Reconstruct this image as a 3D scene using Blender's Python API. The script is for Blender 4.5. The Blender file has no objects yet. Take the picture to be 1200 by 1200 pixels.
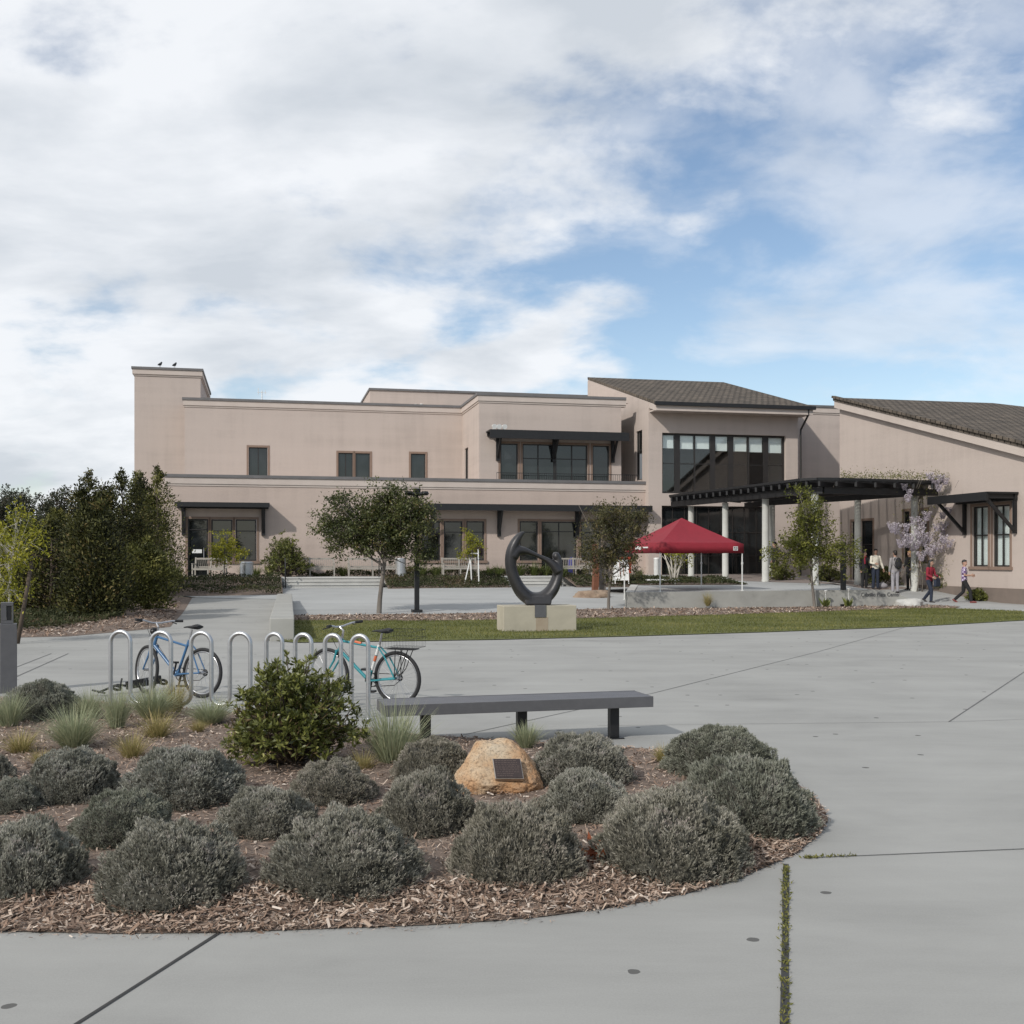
import bpy, bmesh, math, random
import numpy as np
from mathutils import Vector, Matrix, noise
random.seed(7); RS = np.random.RandomState(11)
SC = bpy.context.scene; COL = SC.collection
R = math.radians
# ------------------------------------------------------------------ measuring helpers
F = 1300.0; CX = 600.0; HY = 655.0; EYE = 1.8          # the camera: eye height, focal length and horizon in photo units
AX, AY, ANG = -16.5, 53.0, R(12.5)                      # left front corner of the building and its turn
CA, SA = math.cos(ANG), math.sin(ANG)
def G(px, py, z=0.0):
    Y = (EYE - z) * F / (py - HY); return ((px - CX) / F * Y, Y)
def U(px, v):
    t = (px - CX) / F
    return (t * (AY + v * CA) - AX + v * SA) / (CA - t * SA)
def LW(u, v): return (AX + u * CA - v * SA, AY + u * SA + v * CA)
def V(px, u):   # v on a plane of constant u
    t = (px - CX) / F
    return (AX + u * CA - t * (AY + u * SA)) / (SA + t * CA)
def HZ(py, Y): return EYE + (HY - py) / F * Y
def ZP(px, py, v): return HZ(py, LW(U(px, v), v)[1])
BM = Matrix.Translation((AX, AY, 0)) @ Matrix.Rotation(ANG, 4, 'Z')
def lerp(a, b, t): return a + (b - a) * t
def lin(x, a, b, ya, yb): return lerp(ya, yb, min(1, max(0, (x - a) / (b - a))))
def ss(a, b, x):
    t = min(1, max(0, (x - a) / (b - a))); return t * t * (3 - 2 * t)
def wall_y(x): return 38.0 + (x - 3.95) * 0.2217
def gl(x, y): return lin(y, 28, 36, 0, .05) + lin(y, 36, 49.5, 0, .45)
def gr(x, y): return lin(y, 30, 42, 0, .1) + lin(y, 43, 48.5, 0, .5) + lin(y, 48.5, 60, 0, .3)
def gf(x, y): return lerp(gl(x, y), gr(x, y), ss(2, 7, x))
def gt(x, y): return .62 + (y - 39) * .0185
def gR(x, y): return lerp(gt(x, y), gr(x, y), ss(13.4, 15.2, x))
# ------------------------------------------------------------------ tags
def tag(o, label=None, cat=None, group=None, kind=None):
    if label: o['label'] = label
    if cat: o['category'] = cat
    if group: o['group'] = group
    if kind: o['kind'] = kind
    return o
def empty(name, loc=(0, 0, 0), rz=0):
    o = bpy.data.objects.new(name, None); COL.objects.link(o)
    o.location = loc; o.rotation_euler = (0, 0, rz); o.empty_display_size = .2
    return o
def thing(name, label, cat, loc=(0, 0, 0), rz=0, group=None):
    return tag(empty(name, loc, rz), label, cat, group)
def copy_tree(o, parent=None):
    c = o.copy(); COL.objects.link(c)
    if parent: c.parent = parent
    for ch in o.children: copy_tree(ch, c)
    return c
# ------------------------------------------------------------------ mesh builder
class MB:
    def __init__(s): s.v = []; s.f = []; s.m = []
    def add(s, vs, fs, mi=0):
        n = len(s.v); s.v += [tuple(p) for p in vs]
        for f in fs: s.f.append([i + n for i in f]); s.m.append(mi)
        return s
    def box(s, x0, x1, y0, y1, z0, z1, mi=0):
        vs = [(x0,y0,z0),(x1,y0,z0),(x1,y1,z0),(x0,y1,z0),(x0,y0,z1),(x1,y0,z1),(x1,y1,z1),(x0,y1,z1)]
        return s.add(vs, [(0,3,2,1),(4,5,6,7),(0,1,5,4),(1,2,6,5),(2,3,7,6),(3,0,4,7)], mi)
    def bar(s, a, b, w, h, up=(0,0,1), mi=0):
        a = Vector(a); b = Vector(b); d = (b - a).normalized(); up = Vector(up)
        x = d.cross(up)
        if x.length < 1e-4: x = d.cross(Vector((0,1,0)))
        x.normalize(); y = x.cross(d).normalized()
        vs = []
        for p in (a, b):
            for sx, sy in ((-1,-1),(1,-1),(1,1),(-1,1)): vs.append(p + x*(sx*w/2) + y*(sy*h/2))
        return s.add(vs, [(0,3,2,1),(4,5,6,7),(0,1,5,4),(1,2,6,5),(2,3,7,6),(3,0,4,7)], mi)
    def tube(s, pts, r, n=8, mi=0, cap=True, ell=None, closed=False):
        P = [Vector(p) for p in pts]; k = len(P)
        rs = r if isinstance(r, (list, tuple)) else [r]*k
        T = []
        for i in range(k):
            if closed: t = P[(i+1)%k] - P[i-1]
            else: t = P[min(i+1,k-1)] - P[max(i-1,0)]
            T.append(t.normalized() if t.length > 1e-9 else Vector((0,0,1)))
        ref = Vector((0,0,1)) if abs(T[0].z) < .9 else Vector((0,1,0))
        if ell: ref = Vector(ell[1])
        x = (ref - T[0]*ref.dot(T[0])).normalized(); vs = []
        for i in range(k):
            x = (x - T[i]*x.dot(T[i])).normalized(); y = T[i].cross(x)
            e = 1.0
            if ell: e = ell[0][i] if isinstance(ell[0], (list, tuple)) else ell[0]
            for j in range(n):
                a = 2*math.pi*j/n
                vs.append(P[i] + x*(math.cos(a)*rs[i]*e) + y*(math.sin(a)*rs[i]))
        fs = []
        for i in range(k if closed else k-1):
            i2 = (i+1) % k
            for j in range(n):
                j2 = (j+1) % n
                fs.append((i*n+j, i*n+j2, i2*n+j2, i2*n+j))
        if cap and not closed:
            fs.append(tuple(range(n-1,-1,-1))); fs.append(tuple((k-1)*n+j for j in range(n)))
        return s.add(vs, fs, mi)
    def torus(s, c, ax, R_, r, nu=40, nv=8, mi=0):
        c = Vector(c); ax = Vector(ax).normalized()
        x = ax.orthogonal().normalized(); y = ax.cross(x)
        return s.tube([c + x*math.cos(2*math.pi*i/nu)*R_ + y*math.sin(2*math.pi*i/nu)*R_ for i in range(nu)], r, nv, mi, closed=True)
    def lathe(s, prof, n=24, c=(0,0,0), mi=0):
        vs = []; k = len(prof)
        for r, z in prof:
            for j in range(n):
                a = 2*math.pi*j/n; vs.append((c[0]+r*math.cos(a), c[1]+r*math.sin(a), c[2]+z))
        fs = [(i*n+j, i*n+(j+1)%n, (i+1)*n+(j+1)%n, (i+1)*n+j) for i in range(k-1) for j in range(n)]
        fs.append(tuple(range(n-1,-1,-1))); fs.append(tuple((k-1)*n+j for j in range(n)))
        return s.add(vs, fs, mi)
    def prism(s, poly, off, mi=0):
        n = len(poly); P = [Vector(p) for p in poly]; O = Vector(off)
        vs = P + [p + O for p in P]
        fs = [tuple(range(n-1,-1,-1)), tuple(range(n, 2*n))] + [(i, (i+1)%n, n+(i+1)%n, n+i) for i in range(n)]
        return s.add(vs, fs, mi)
    def ball(s, c, r, nu=14, nv=9, mi=0):
        r = r if isinstance(r, (tuple, list)) else (r, r, r); vs = []
        for i in range(nv+1):
            t = math.pi*i/nv
            for j in range(nu):
                a = 2*math.pi*j/nu
                vs.append((c[0]+r[0]*math.sin(t)*math.cos(a), c[1]+r[1]*math.sin(t)*math.sin(a), c[2]+r[2]*math.cos(t)))
        return s.add(vs, [(i*nu+j, (i+1)*nu+j, (i+1)*nu+(j+1)%nu, i*nu+(j+1)%nu) for i in range(nv) for j in range(nu)], mi)
    def mesh(s, name, smooth=False):
        me = bpy.data.meshes.new(name); me.from_pydata(s.v, [], s.f); me.validate()
        bm = bmesh.new(); bm.from_mesh(me); bmesh.ops.recalc_face_normals(bm, faces=bm.faces); bm.to_mesh(me); bm.free()
        if len(me.polygons) == len(s.m): me.polygons.foreach_set('material_index', s.m)
        if smooth: me.polygons.foreach_set('use_smooth', [True]*len(me.polygons))
        return me
    def build(s, name, mats, parent=None, smooth=False, bevel=0, seg=2, auto=False):
        me = s.mesh(name, smooth or auto)
        o = bpy.data.objects.new(name, me); COL.objects.link(o)
        for m in (mats if isinstance(mats, (list, tuple)) else [mats]): me.materials.append(m)
        if parent: o.parent = parent
        if auto: me.set_sharp_from_angle(angle=R(38))
        if bevel:
            b = o.modifiers.new('bevel', 'BEVEL'); b.width = bevel; b.segments = seg; b.limit_method = 'ANGLE'; b.angle_limit = R(40)
        return o
def np_obj(name, verts, faces, mats, parent=None, tint=None, smooth=False):
    """verts (N,3), faces (M,k) arrays"""
    me = bpy.data.meshes.new(name)
    M, k = faces.shape
    me.vertices.add(len(verts)); me.vertices.foreach_set('co', np.ascontiguousarray(verts, dtype=np.float32).ravel())
    me.loops.add(M*k); me.loops.foreach_set('vertex_index', np.ascontiguousarray(faces, dtype=np.int32).ravel())
    me.polygons.add(M); me.polygons.foreach_set('loop_start', np.arange(0, M*k, k, dtype=np.int32))
    me.polygons.foreach_set('loop_total', np.full(M, k, dtype=np.int32))
    me.update(calc_edges=True)
    if tint is not None:
        a = me.attributes.new('tint', 'FLOAT', 'FACE'); a.data.foreach_set('value', np.ascontiguousarray(tint, dtype=np.float32))
    if smooth: me.polygons.foreach_set('use_smooth', np.ones(M, dtype=bool))
    for m in (mats if isinstance(mats, (list, tuple)) else [mats]): me.materials.append(m)
    o = bpy.data.objects.new(name, me); COL.objects.link(o)
    if parent: o.parent = parent
    return o
def nrm(a): return a / np.maximum(1e-9, np.linalg.norm(a, axis=1, keepdims=True))
def rnd_dir(n):
    return nrm(RS.normal(size=(n, 3)))
def leaf_arrays(P, D, L, W, fold=.25, mid=.45):
    """diamond leaves: base P, axis D, length L, width W"""
    n = len(P); D = nrm(D); S = nrm(np.cross(D, rnd_dir(n))); N = np.cross(D, S)
    L = np.broadcast_to(L, (n,))[:, None]; W = np.broadcast_to(W, (n,))[:, None]
    b = P; t = P + D*L; m = P + D*L*mid + N*W*fold
    v = np.stack([b, m + S*W*.5, t, m - S*W*.5], 1).reshape(-1, 3)
    return v, np.arange(4*n).reshape(n, 4)
def blade_arrays(P, D, L, W, droop, seg=4):
    """grass blades bending over"""
    n = len(P); D = nrm(D); hor = D.copy(); hor[:, 2] = 0; hor = nrm(hor + 1e-5)
    S = nrm(np.cross(hor, np.array([[0, 0, 1.0]])))
    tw = RS.uniform(-1, 1, (n, 1)); S = nrm(S + hor*tw)
    vs = []; L = np.broadcast_to(L, (n,))[:, None]; W = np.broadcast_to(W, (n,))[:, None]; droop = np.broadcast_to(droop, (n,))[:, None]
    for i in range(seg+1):
        t = i/seg
        c = P + D*L*t + hor*L*droop*t*t*.6 - np.array([[0, 0, 1.0]])*L*droop*t*t*.45
        w = W*(1 - t**1.5)*.5 + .0003
        vs += [c - S*w, c + S*w]
    v = np.stack(vs, 1); k = 2*(seg+1)
    fs = []
    for i in range(seg): fs.append(np.array([2*i, 2*i+1, 2*i+3, 2*i+2]))
    base = (np.arange(n)*k)[:, None, None]; f = (np.stack(fs)[None] + base).reshape(-1, 4)
    return v.reshape(-1, 3), f, seg
# ------------------------------------------------------------------ materials
def nt(name):
    m = bpy.data.materials.new(name); m.use_nodes = True; t = m.node_tree
    return m, t, t.nodes['Principled BSDF'], t.links.new
def node(t, typ, **kw):
    n = t.nodes.new(typ)
    for k, v in kw.items(): setattr(n, k, v)
    return n
def setin(n, **kw):
    for k, v in kw.items(): n.inputs[k.replace('_', ' ')].default_value = v
def c4(c): return (*c, 1) if len(c) == 3 else c
def ramp(t, fac, stops):
    r = node(t, 'ShaderNodeValToRGB'); e = r.color_ramp.elements
    while len(e) < len(stops): e.new(.5)
    for i, (p, c) in enumerate(stops): e[i].position = p; e[i].color = c4(c)
    t.links.new(fac, r.inputs['Fac']); return r.outputs['Color']
def pm(name, c1, c2=None, scale=3, rough=.7, metal=0, bump=0, bscale=40, spec=.5, detail=6, coord='Object', stretch=None):
    m, t, b, L = nt(name)
    setin(b, Roughness=rough, Metallic=metal); b.inputs['Specular IOR Level'].default_value = spec
    if c2 is None: c2 = tuple(x*.82 for x in c1)
    tc = node(t, 'ShaderNodeTexCoord'); src = tc.outputs[coord]
    if stretch:
        mp = node(t, 'ShaderNodeMapping'); mp.inputs['Scale'].default_value = stretch; L(src, mp.inputs['Vector']); src = mp.outputs[0]
    n = node(t, 'ShaderNodeTexNoise'); setin(n, Scale=scale, Detail=detail, Roughness=.6); L(src, n.inputs['Vector'])
    L(ramp(t, n.outputs['Fac'], [(.3, c2), (.7, c1)]), b.inputs['Base Color'])
    if bump:
        n2 = node(t, 'ShaderNodeTexNoise'); setin(n2, Scale=bscale, Detail=5, Roughness=.65); L(src, n2.inputs['Vector'])
        bp = node(t, 'ShaderNodeBump'); setin(bp, Strength=bump, Distance=.02); L(n2.outputs['Fac'], bp.inputs['Height']); L(bp.outputs[0], b.inputs['Normal'])
    return m
def leafmat(name, stops, rough=.55, trans=.25, spec=.35, vary=0):
    m, t, b, L = nt(name); setin(b, Roughness=rough); b.inputs['Specular IOR Level'].default_value = spec
    a = node(t, 'ShaderNodeAttribute', attribute_name='tint')
    col = ramp(t, a.outputs['Fac'], stops)
    if vary:
        oi = node(t, 'ShaderNodeObjectInfo'); rc = ramp(t, oi.outputs['Random'], [(0, (1-vary, 1-vary*.9, 1-vary*1.2)), (.4, (1, 1, 1)), (.7, (1, .93, .88)), (1, (1+vary*.7,)*3)])
        mv = node(t, 'ShaderNodeMix', data_type='RGBA', blend_type='MULTIPLY'); mv.inputs['Factor'].default_value = 1; L(col, mv.inputs[6]); L(rc, mv.inputs[7]); col = mv.outputs[2]
    L(col, b.inputs['Base Color'])
    tr = node(t, 'ShaderNodeBsdfTranslucent'); L(col, tr.inputs['Color'])
    mx = node(t, 'ShaderNodeMixShader'); mx.inputs[0].default_value = trans
    out = t.nodes['Material Output']; L(b.outputs[0], mx.inputs[1]); L(tr.outputs[0], mx.inputs[2]); L(mx.outputs[0], out.inputs['Surface'])
    return m
def stucco(name, c):
    m, t, b, L = nt(name); setin(b, Roughness=.9); b.inputs['Specular IOR Level'].default_value = .2
    tc = node(t, 'ShaderNodeTexCoord')
    n = node(t, 'ShaderNodeTexNoise'); setin(n, Scale=.35, Detail=8, Roughness=.62); L(tc.outputs['Object'], n.inputs['Vector'])
    mp = node(t, 'ShaderNodeMapping'); mp.inputs['Scale'].default_value = (1.6, 1.6, .12); L(tc.outputs['Object'], mp.inputs['Vector'])
    n2 = node(t, 'ShaderNodeTexNoise'); setin(n2, Scale=1.3, Detail=6, Roughness=.6); L(mp.outputs[0], n2.inputs['Vector'])
    mp3 = node(t, 'ShaderNodeMapping'); mp3.inputs['Scale'].default_value = (.1, .1, 1.6); L(tc.outputs['Object'], mp3.inputs['Vector'])
    n4 = node(t, 'ShaderNodeTexNoise'); setin(n4, Scale=1.2, Detail=6, Roughness=.6); L(mp3.outputs[0], n4.inputs['Vector'])
    ad = node(t, 'ShaderNodeMath', operation='ADD'); L(n.outputs['Fac'], ad.inputs[0]); L(n2.outputs['Fac'], ad.inputs[1])
    ad2 = node(t, 'ShaderNodeMath', operation='ADD'); L(ad.outputs[0], ad2.inputs[0]); L(n4.outputs['Fac'], ad2.inputs[1])
    hv = node(t, 'ShaderNodeMath', operation='MULTIPLY'); hv.inputs[1].default_value = .3333; L(ad2.outputs[0], hv.inputs[0])
    d = tuple(x*.87 for x in c); e = tuple(min(1, x*1.05) for x in c)
    L(ramp(t, hv.outputs[0], [(.36, d), (.5, c), (.64, e)]), b.inputs['Base Color'])
    n3 = node(t, 'ShaderNodeTexNoise'); setin(n3, Scale=9, Detail=8, Roughness=.7); L(tc.outputs['Object'], n3.inputs['Vector'])
    bp = node(t, 'ShaderNodeBump'); setin(bp, Strength=.35, Distance=.03); L(n3.outputs['Fac'], bp.inputs['Height']); L(bp.outputs[0], b.inputs['Normal'])
    return m
def concrete(name, c, spots=True, blot=.5):
    m, t, b, L = nt(name); setin(b, Roughness=.85); b.inputs['Specular IOR Level'].default_value = .25
    tc = node(t, 'ShaderNodeTexCoord'); src = tc.outputs['Object']
    n = node(t, 'ShaderNodeTexNoise'); setin(n, Scale=blot, Detail=9, Roughness=.62, Distortion=.6); L(src, n.inputs['Vector'])
    mp = node(t, 'ShaderNodeMapping'); mp.inputs['Scale'].default_value = (.25, 1.1, 1); mp.inputs['Rotation'].default_value = (0, 0, .2); L(src, mp.inputs['Vector'])
    n2 = node(t, 'ShaderNodeTexNoise'); setin(n2, Scale=1.2, Detail=8, Roughness=.66); L(mp.outputs[0], n2.inputs['Vector'])
    n3 = node(t, 'ShaderNodeTexNoise'); setin(n3, Scale=90, Detail=3, Roughness=.7); L(src, n3.inputs['Vector'])
    a1 = node(t, 'ShaderNodeMath', operation='MULTIPLY_ADD'); a1.inputs[1].default_value = .45; L(n.outputs['Fac'], a1.inputs[0])
    a0 = node(t, 'ShaderNodeMath', operation='MULTIPLY'); a0.inputs[1].default_value = .4; L(n2.outputs['Fac'], a0.inputs[0]); L(a0.outputs[0], a1.inputs[2])
    a2 = node(t, 'ShaderNodeMath', operation='MULTIPLY_ADD'); a2.inputs[1].default_value = .22; L(n3.outputs['Fac'], a2.inputs[0]); L(a1.outputs[0], a2.inputs[2])
    col = ramp(t, a2.outputs[0], [(.36, tuple(x*.70 for x in c)), (.45, tuple(x*.90 for x in c)), (.54, c), (.66, tuple(x*1.12 for x in c))])
    if spots:
        vo = node(t, 'ShaderNodeTexVoronoi', voronoi_dimensions='2D'); setin(vo, Scale=.8, Randomness=1); L(src, vo.inputs['Vector'])
        n5 = node(t, 'ShaderNodeTexNoise'); setin(n5, Scale=14, Detail=2); L(src, n5.inputs['Vector'])
        s1 = node(t, 'ShaderNodeMath', operation='MULTIPLY_ADD'); s1.inputs[1].default_value = .022; L(n5.outputs['Fac'], s1.inputs[0]); L(vo.outputs['Distance'], s1.inputs[2])
        lt = node(t, 'ShaderNodeMath', operation='LESS_THAN'); lt.inputs[1].default_value = .034; L(s1.outputs[0], lt.inputs[0])
        ml = node(t, 'ShaderNodeMath', operation='MULTIPLY'); ml.inputs[1].default_value = .8; L(lt.outputs[0], ml.inputs[0])
        mx = node(t, 'ShaderNodeMix', data_type='RGBA'); L(ml.outputs[0], mx.inputs['Factor']); L(col, mx.inputs[6]); mx.inputs[7].default_value = (.06, .058, .055, 1)
        col = mx.outputs[2]
    L(col, b.inputs['Base Color'])
    bp = node(t, 'ShaderNodeBump'); setin(bp, Strength=.12, Distance=.01); L(n3.outputs['Fac'], bp.inputs['Height']); L(bp.outputs[0], b.inputs['Normal'])
    return m
def glassdark(name, c=(.012, .014, .015), rough=.04):
    m, t, b, L = nt(name); setin(b, Roughness=rough, IOR=1.6); b.inputs['Specular IOR Level'].default_value = .6
    tc = node(t, 'ShaderNodeTexCoord')
    n = node(t, 'ShaderNodeTexNoise'); setin(n, Scale=.9, Detail=4); L(tc.outputs['Object'], n.inputs['Vector'])
    L(ramp(t, n.outputs['Fac'], [(.35, tuple(x*.5 for x in c)), (.7, tuple(x*2.0 for x in c))]), b.inputs['Base Color'])
    bp = node(t, 'ShaderNodeBump'); setin(bp, Strength=.03, Distance=.05); L(n.outputs['Fac'], bp.inputs['Height']); L(bp.outputs[0], b.inputs['Normal'])
    return m
def glassclear(name, tint=.55):
    m, t, b, L = nt(name); out = t.nodes['Material Output']; t.nodes.remove(b)
    tr = node(t, 'ShaderNodeBsdfTransparent'); tr.inputs['Color'].default_value = (tint, tint*1.02, tint*1.02, 1)
    gl_ = node(t, 'ShaderNodeBsdfGlossy'); gl_.inputs['Roughness'].default_value = .03; gl_.inputs['Color'].default_value = (.9, .9, .9, 1)
    lw = node(t, 'ShaderNodeLayerWeight'); pw = node(t, 'ShaderNodeMath', operation='POWER'); pw.inputs[1].default_value = 3.5; L(lw.outputs['Facing'], pw.inputs[0]); fr = node(t, 'ShaderNodeMath', operation='MULTIPLY_ADD'); fr.inputs[1].default_value = .8; fr.inputs[2].default_value = .05; L(pw.outputs[0], fr.inputs[0])
    mx = node(t, 'ShaderNodeMixShader'); L(fr.outputs[0], mx.inputs[0]); L(tr.outputs[0], mx.inputs[1]); L(gl_.outputs[0], mx.inputs[2]); L(mx.outputs[0], out.inputs['Surface'])
    return m
def rooftile(name):
    m, t, b, L = nt(name); setin(b, Roughness=.9); b.inputs['Specular IOR Level'].default_value = .15
    tc = node(t, 'ShaderNodeTexCoord')
    br = node(t, 'ShaderNodeTexBrick'); setin(br, Scale=1.0, Color1=(.110, .096, .084, 1), Color2=(.155, .132, .112, 1), Mortar=(.03, .026, .023, 1))
    br.inputs['Mortar Size'].default_value = .03; br.inputs['Brick Width'].default_value = .34; br.inputs['Row Height'].default_value = .36
    L(tc.outputs['Object'], br.inputs['Vector'])
    n = node(t, 'ShaderNodeTexNoise'); setin(n, Scale=1.1, Detail=8, Roughness=.7); L(tc.outputs['Object'], n.inputs['Vector'])
    mx = node(t, 'ShaderNodeMix', data_type='RGBA', blend_type='MULTIPLY'); mx.inputs['Factor'].default_value = 1
    L(br.outputs['Color'], mx.inputs[6]); L(ramp(t, n.outputs['Fac'], [(.3, (.62, .62, .60)), (.7, (1.25, 1.2, 1.12))]), mx.inputs[7]); L(mx.outputs[2], b.inputs['Base Color'])
    bp = node(t, 'ShaderNodeBump'); setin(bp, Strength=.6, Distance=.05); L(br.outputs['Fac'], bp.inputs['Height']); bp.invert = True; L(bp.outputs[0], b.inputs['Normal'])
    return m
def granite(name):
    m, t, b, L = nt(name); setin(b, Roughness=.85); b.inputs['Specular IOR Level'].default_value = .25
    tc = node(t, 'ShaderNodeTexCoord'); src = tc.outputs['Object']
    n = node(t, 'ShaderNodeTexNoise'); setin(n, Scale=3.2, Detail=7, Roughness=.6); L(src, n.inputs['Vector'])
    n2 = node(t, 'ShaderNodeTexNoise'); setin(n2, Scale=60, Detail=4, Roughness=.75); L(src, n2.inputs['Vector'])
    c1 = ramp(t, n.outputs['Fac'], [(.30, (.50, .43, .33)), (.45, (.46, .34, .225)), (.58, (.42, .245, .13)), (.72, (.48, .365, .26))])
    c2 = ramp(t, n2.outputs['Fac'], [(.36, (.35, .32, .30)), (.46, (.95, .92, .9)), (.6, (1.1, 1.06, 1.0))])
    mx = node(t, 'ShaderNodeMix', data_type='RGBA', blend_type='MULTIPLY'); mx.inputs['Factor'].default_value = .85
    L(c1, mx.inputs[6]); L(c2, mx.inputs[7]); L(mx.outputs[2], b.inputs['Base Color'])
    bp = node(t, 'ShaderNodeBump'); setin(bp, Strength=.6, Distance=.02); L(n2.outputs['Fac'], bp.inputs['Height']); L(bp.outputs[0], b.inputs['Normal'])
    return m
M = {}
M['wall'] = stucco('stucco', (.475, .405, .362))
M['wall_low'] = stucco('stucco_lower', (.47, .385, .335))
M['band'] = pm('cornice_stucco', (.54, .47, .42), (.48, .41, .365), 1.2, .85, bump=.2, bscale=20)
M['cap'] = pm('cap_metal', (.155, .15, .15), (.12, .115, .115), 2, .6)
M['dark'] = pm('dark_steel', (.012, .012, .013), (.008, .008, .009), 6, .55)
M['frame'] = pm('bronze_frame', (.028, .024, .022), (.018, .016, .015), 5, .5)
M['trim'] = pm('window_trim', (.25, .175, .135), (.21, .145, .11), 3, .8)
M['glass'] = glassdark('window_glass')
M['clear'] = glassclear('clear_glass', .96)
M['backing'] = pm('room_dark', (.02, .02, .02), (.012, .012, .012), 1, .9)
M['shade'] = pm('roller_shade', (.80, .83, .80), (.74, .78, .75), 2, .9)
M['roof'] = rooftile('roof_tile')
M['plinth'] = pm('plinth', (.20, .16, .135), (.16, .13, .11), 2, .9)
M['concrete'] = concrete('concrete_paving', (.312, .309, .292))
M['concrete2'] = concrete('concrete_upper', (.35, .355, .348), spots=False, blot=.3)
M['cwall'] = concrete('concrete_wall', (.33, .325, .30), spots=False, blot=1.2)
M['ctop'] = concrete('concrete_light', (.46, .455, .43), spots=False, blot=1.2)
M['column'] = concrete('column_concrete', (.46, .46, .43), spots=False, blot=1.5)
M['brick'] = pm('brick_paving', (.26, .215, .19), (.20, .165, .15), 2.5, .9)
M['joint'] = pm('joint_filler', (.045, .044, .042), (.03, .03, .03), 9, .9)
M['jointlt'] = pm('joint_worn', (.15, .148, .143), (.11, .108, .105), 9, .9)
M['galv'] = pm('galvanised_steel', (.55, .56, .57), (.46, .47, .48), 14, .38, metal=.85)
M['grey_metal'] = pm('grey_painted_metal', (.105, .105, .11), (.085, .085, .09), 8, .5, bump=.08, bscale=90)
M['benchtop'] = pm('bench_planks', (.115, .113, .122), (.085, .084, .09), 3, .48, bump=.1, bscale=70, stretch=(.6, 8, 8))
M['black'] = pm('black_paint', (.014, .014, .015), (.009, .009, .01), 8, .45)
M['rubber'] = pm('tyre_rubber', (.022, .022, .023), (.015, .015, .016), 30, .8)
M['alloy'] = pm('alloy', (.55, .55, .56), (.45, .45, .46), 20, .3, metal=.9)
M['bronze'] = pm('sculpture_bronze', (.046, .044, .045), (.030, .029, .031), 3.5, .42, metal=.35, bump=.15, bscale=25)
M['pedestal'] = concrete('pedestal_stone', (.40, .365, .29), spots=False, blot=1.8)
M['rust'] = pm('rust_steel', (.20, .075, .038), (.13, .05, .028), 5, .85)
M['ruststain'] = pm('rust_stain', (.30, .235, .17), (.36, .30, .225), 5, .9)
M['stone'] = pm('sandstone', (.30, .225, .16), (.20, .14, .10), 3, .9, bump=.6, bscale=10)
M['greystone'] = pm('grey_stone', (.20, .18, .165), (.14, .125, .115), 3, .9, bump=.5, bscale=12)
M['granite'] = granite('granite_boulder')
M['plaque'] = pm('bronze_plaque', (.050, .036, .034), (.035, .026, .025), 30, .45, metal=.4)
M['plaque_edge'] = pm('plaque_edge', (.42, .38, .34), (.32, .29, .26), 20, .4, metal=.6)
M['plaque_text'] = pm('plaque_text', (.115, .085, .075), (.09, .065, .06), 30, .45, metal=.4)
M['teak'] = pm('weathered_teak', (.36, .335, .295), (.26, .24, .21), 6, .85, stretch=(1, 1, 5))
M['red'] = pm('red_fabric', (.235, .010, .022), (.20, .008, .018), 3, .75, bump=.15, bscale=6)
M['white'] = pm('white_paint', (.74, .74, .72), (.66, .66, .64), 5, .5)
M['orange'] = pm('orange_red_plastic', (.50, .075, .04), (.42, .06, .03), 4, .5)
M['blue'] = pm('blue_plastic', (.05, .05, .28), (.04, .04, .22), 4, .6)
M['soil'] = pm('soil', (.21, .158, .125), (.125, .092, .072), 9, .95, bump=.8, bscale=30)
M['earth'] = pm('dry_grass_ground', (.07, .075, .035), (.05, .05, .028), .2, .95)
M['lawn'] = pm('lawn_turf', (.12, .125, .035), (.09, .10, .028), .8, .95, bump=.5, bscale=60)
M['bark'] = pm('grey_bark', (.20, .175, .15), (.12, .105, .09), 9, .9, bump=.5, bscale=25, stretch=(1, 1, .25))
M['darkbark'] = pm('brown_bark', (.10, .075, .055), (.06, .045, .035), 9, .9, bump=.5, bscale=25, stretch=(1, 1, .25))
M['whitebark'] = pm('pale_bark', (.55, .52, .46), (.36, .33, .28), 6, .85)
M['chips'] = leafmat('wood_chips', [(0, (.11, .075, .058)), (.3, (.25, .17, .125)), (.65, (.42, .325, .255)), (1, (.66, .58, .50))], .9, .0, .15)
M['lav'] = leafmat('lavender_leaf', [(0, (.155, .157, .125)), (.45, (.305, .305, .258)), (.8, (.43, .427, .375)), (1, (.42, .375, .36))], .8, .28, .12, .22)
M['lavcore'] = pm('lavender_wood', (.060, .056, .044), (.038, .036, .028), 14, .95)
M['fescue'] = leafmat('blue_fescue', [(0, (.20, .23, .13)), (.5, (.33, .36, .23)), (1, (.48, .46, .29))], .7, .25, .2)
M['twig'] = leafmat('brown_twig_leaf', [(0, (.07, .05, .025)), (.6, (.15, .11, .055)), (1, (.26, .19, .10))], .8, .15, .2)
M['straw'] = leafmat('straw_grass', [(0, (.18, .18, .06)), (.5, (.34, .29, .12)), (1, (.52, .40, .21))], .7, .25, .2)
M['bush'] = leafmat('bush_leaf', [(0, (.050, .060, .015)), (.42, (.125, .138, .034)), (.75, (.25, .26, .070)), (1, (.40, .39, .14))], .4, .28, .5)
M['oak'] = leafmat('oak_leaf', [(0, (.028, .037, .011)), (.5, (.078, .090, .026)), (.9, (.140, .148, .052)), (1, (.18, .14, .05))], .5, .22, .4)
M['oakbrown'] = leafmat('bronze_leaf', [(0, (.035, .036, .014)), (.5, (.085, .082, .030)), (.85, (.14, .105, .045)), (1, (.20, .18, .07))], .55, .25, .35)
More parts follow.
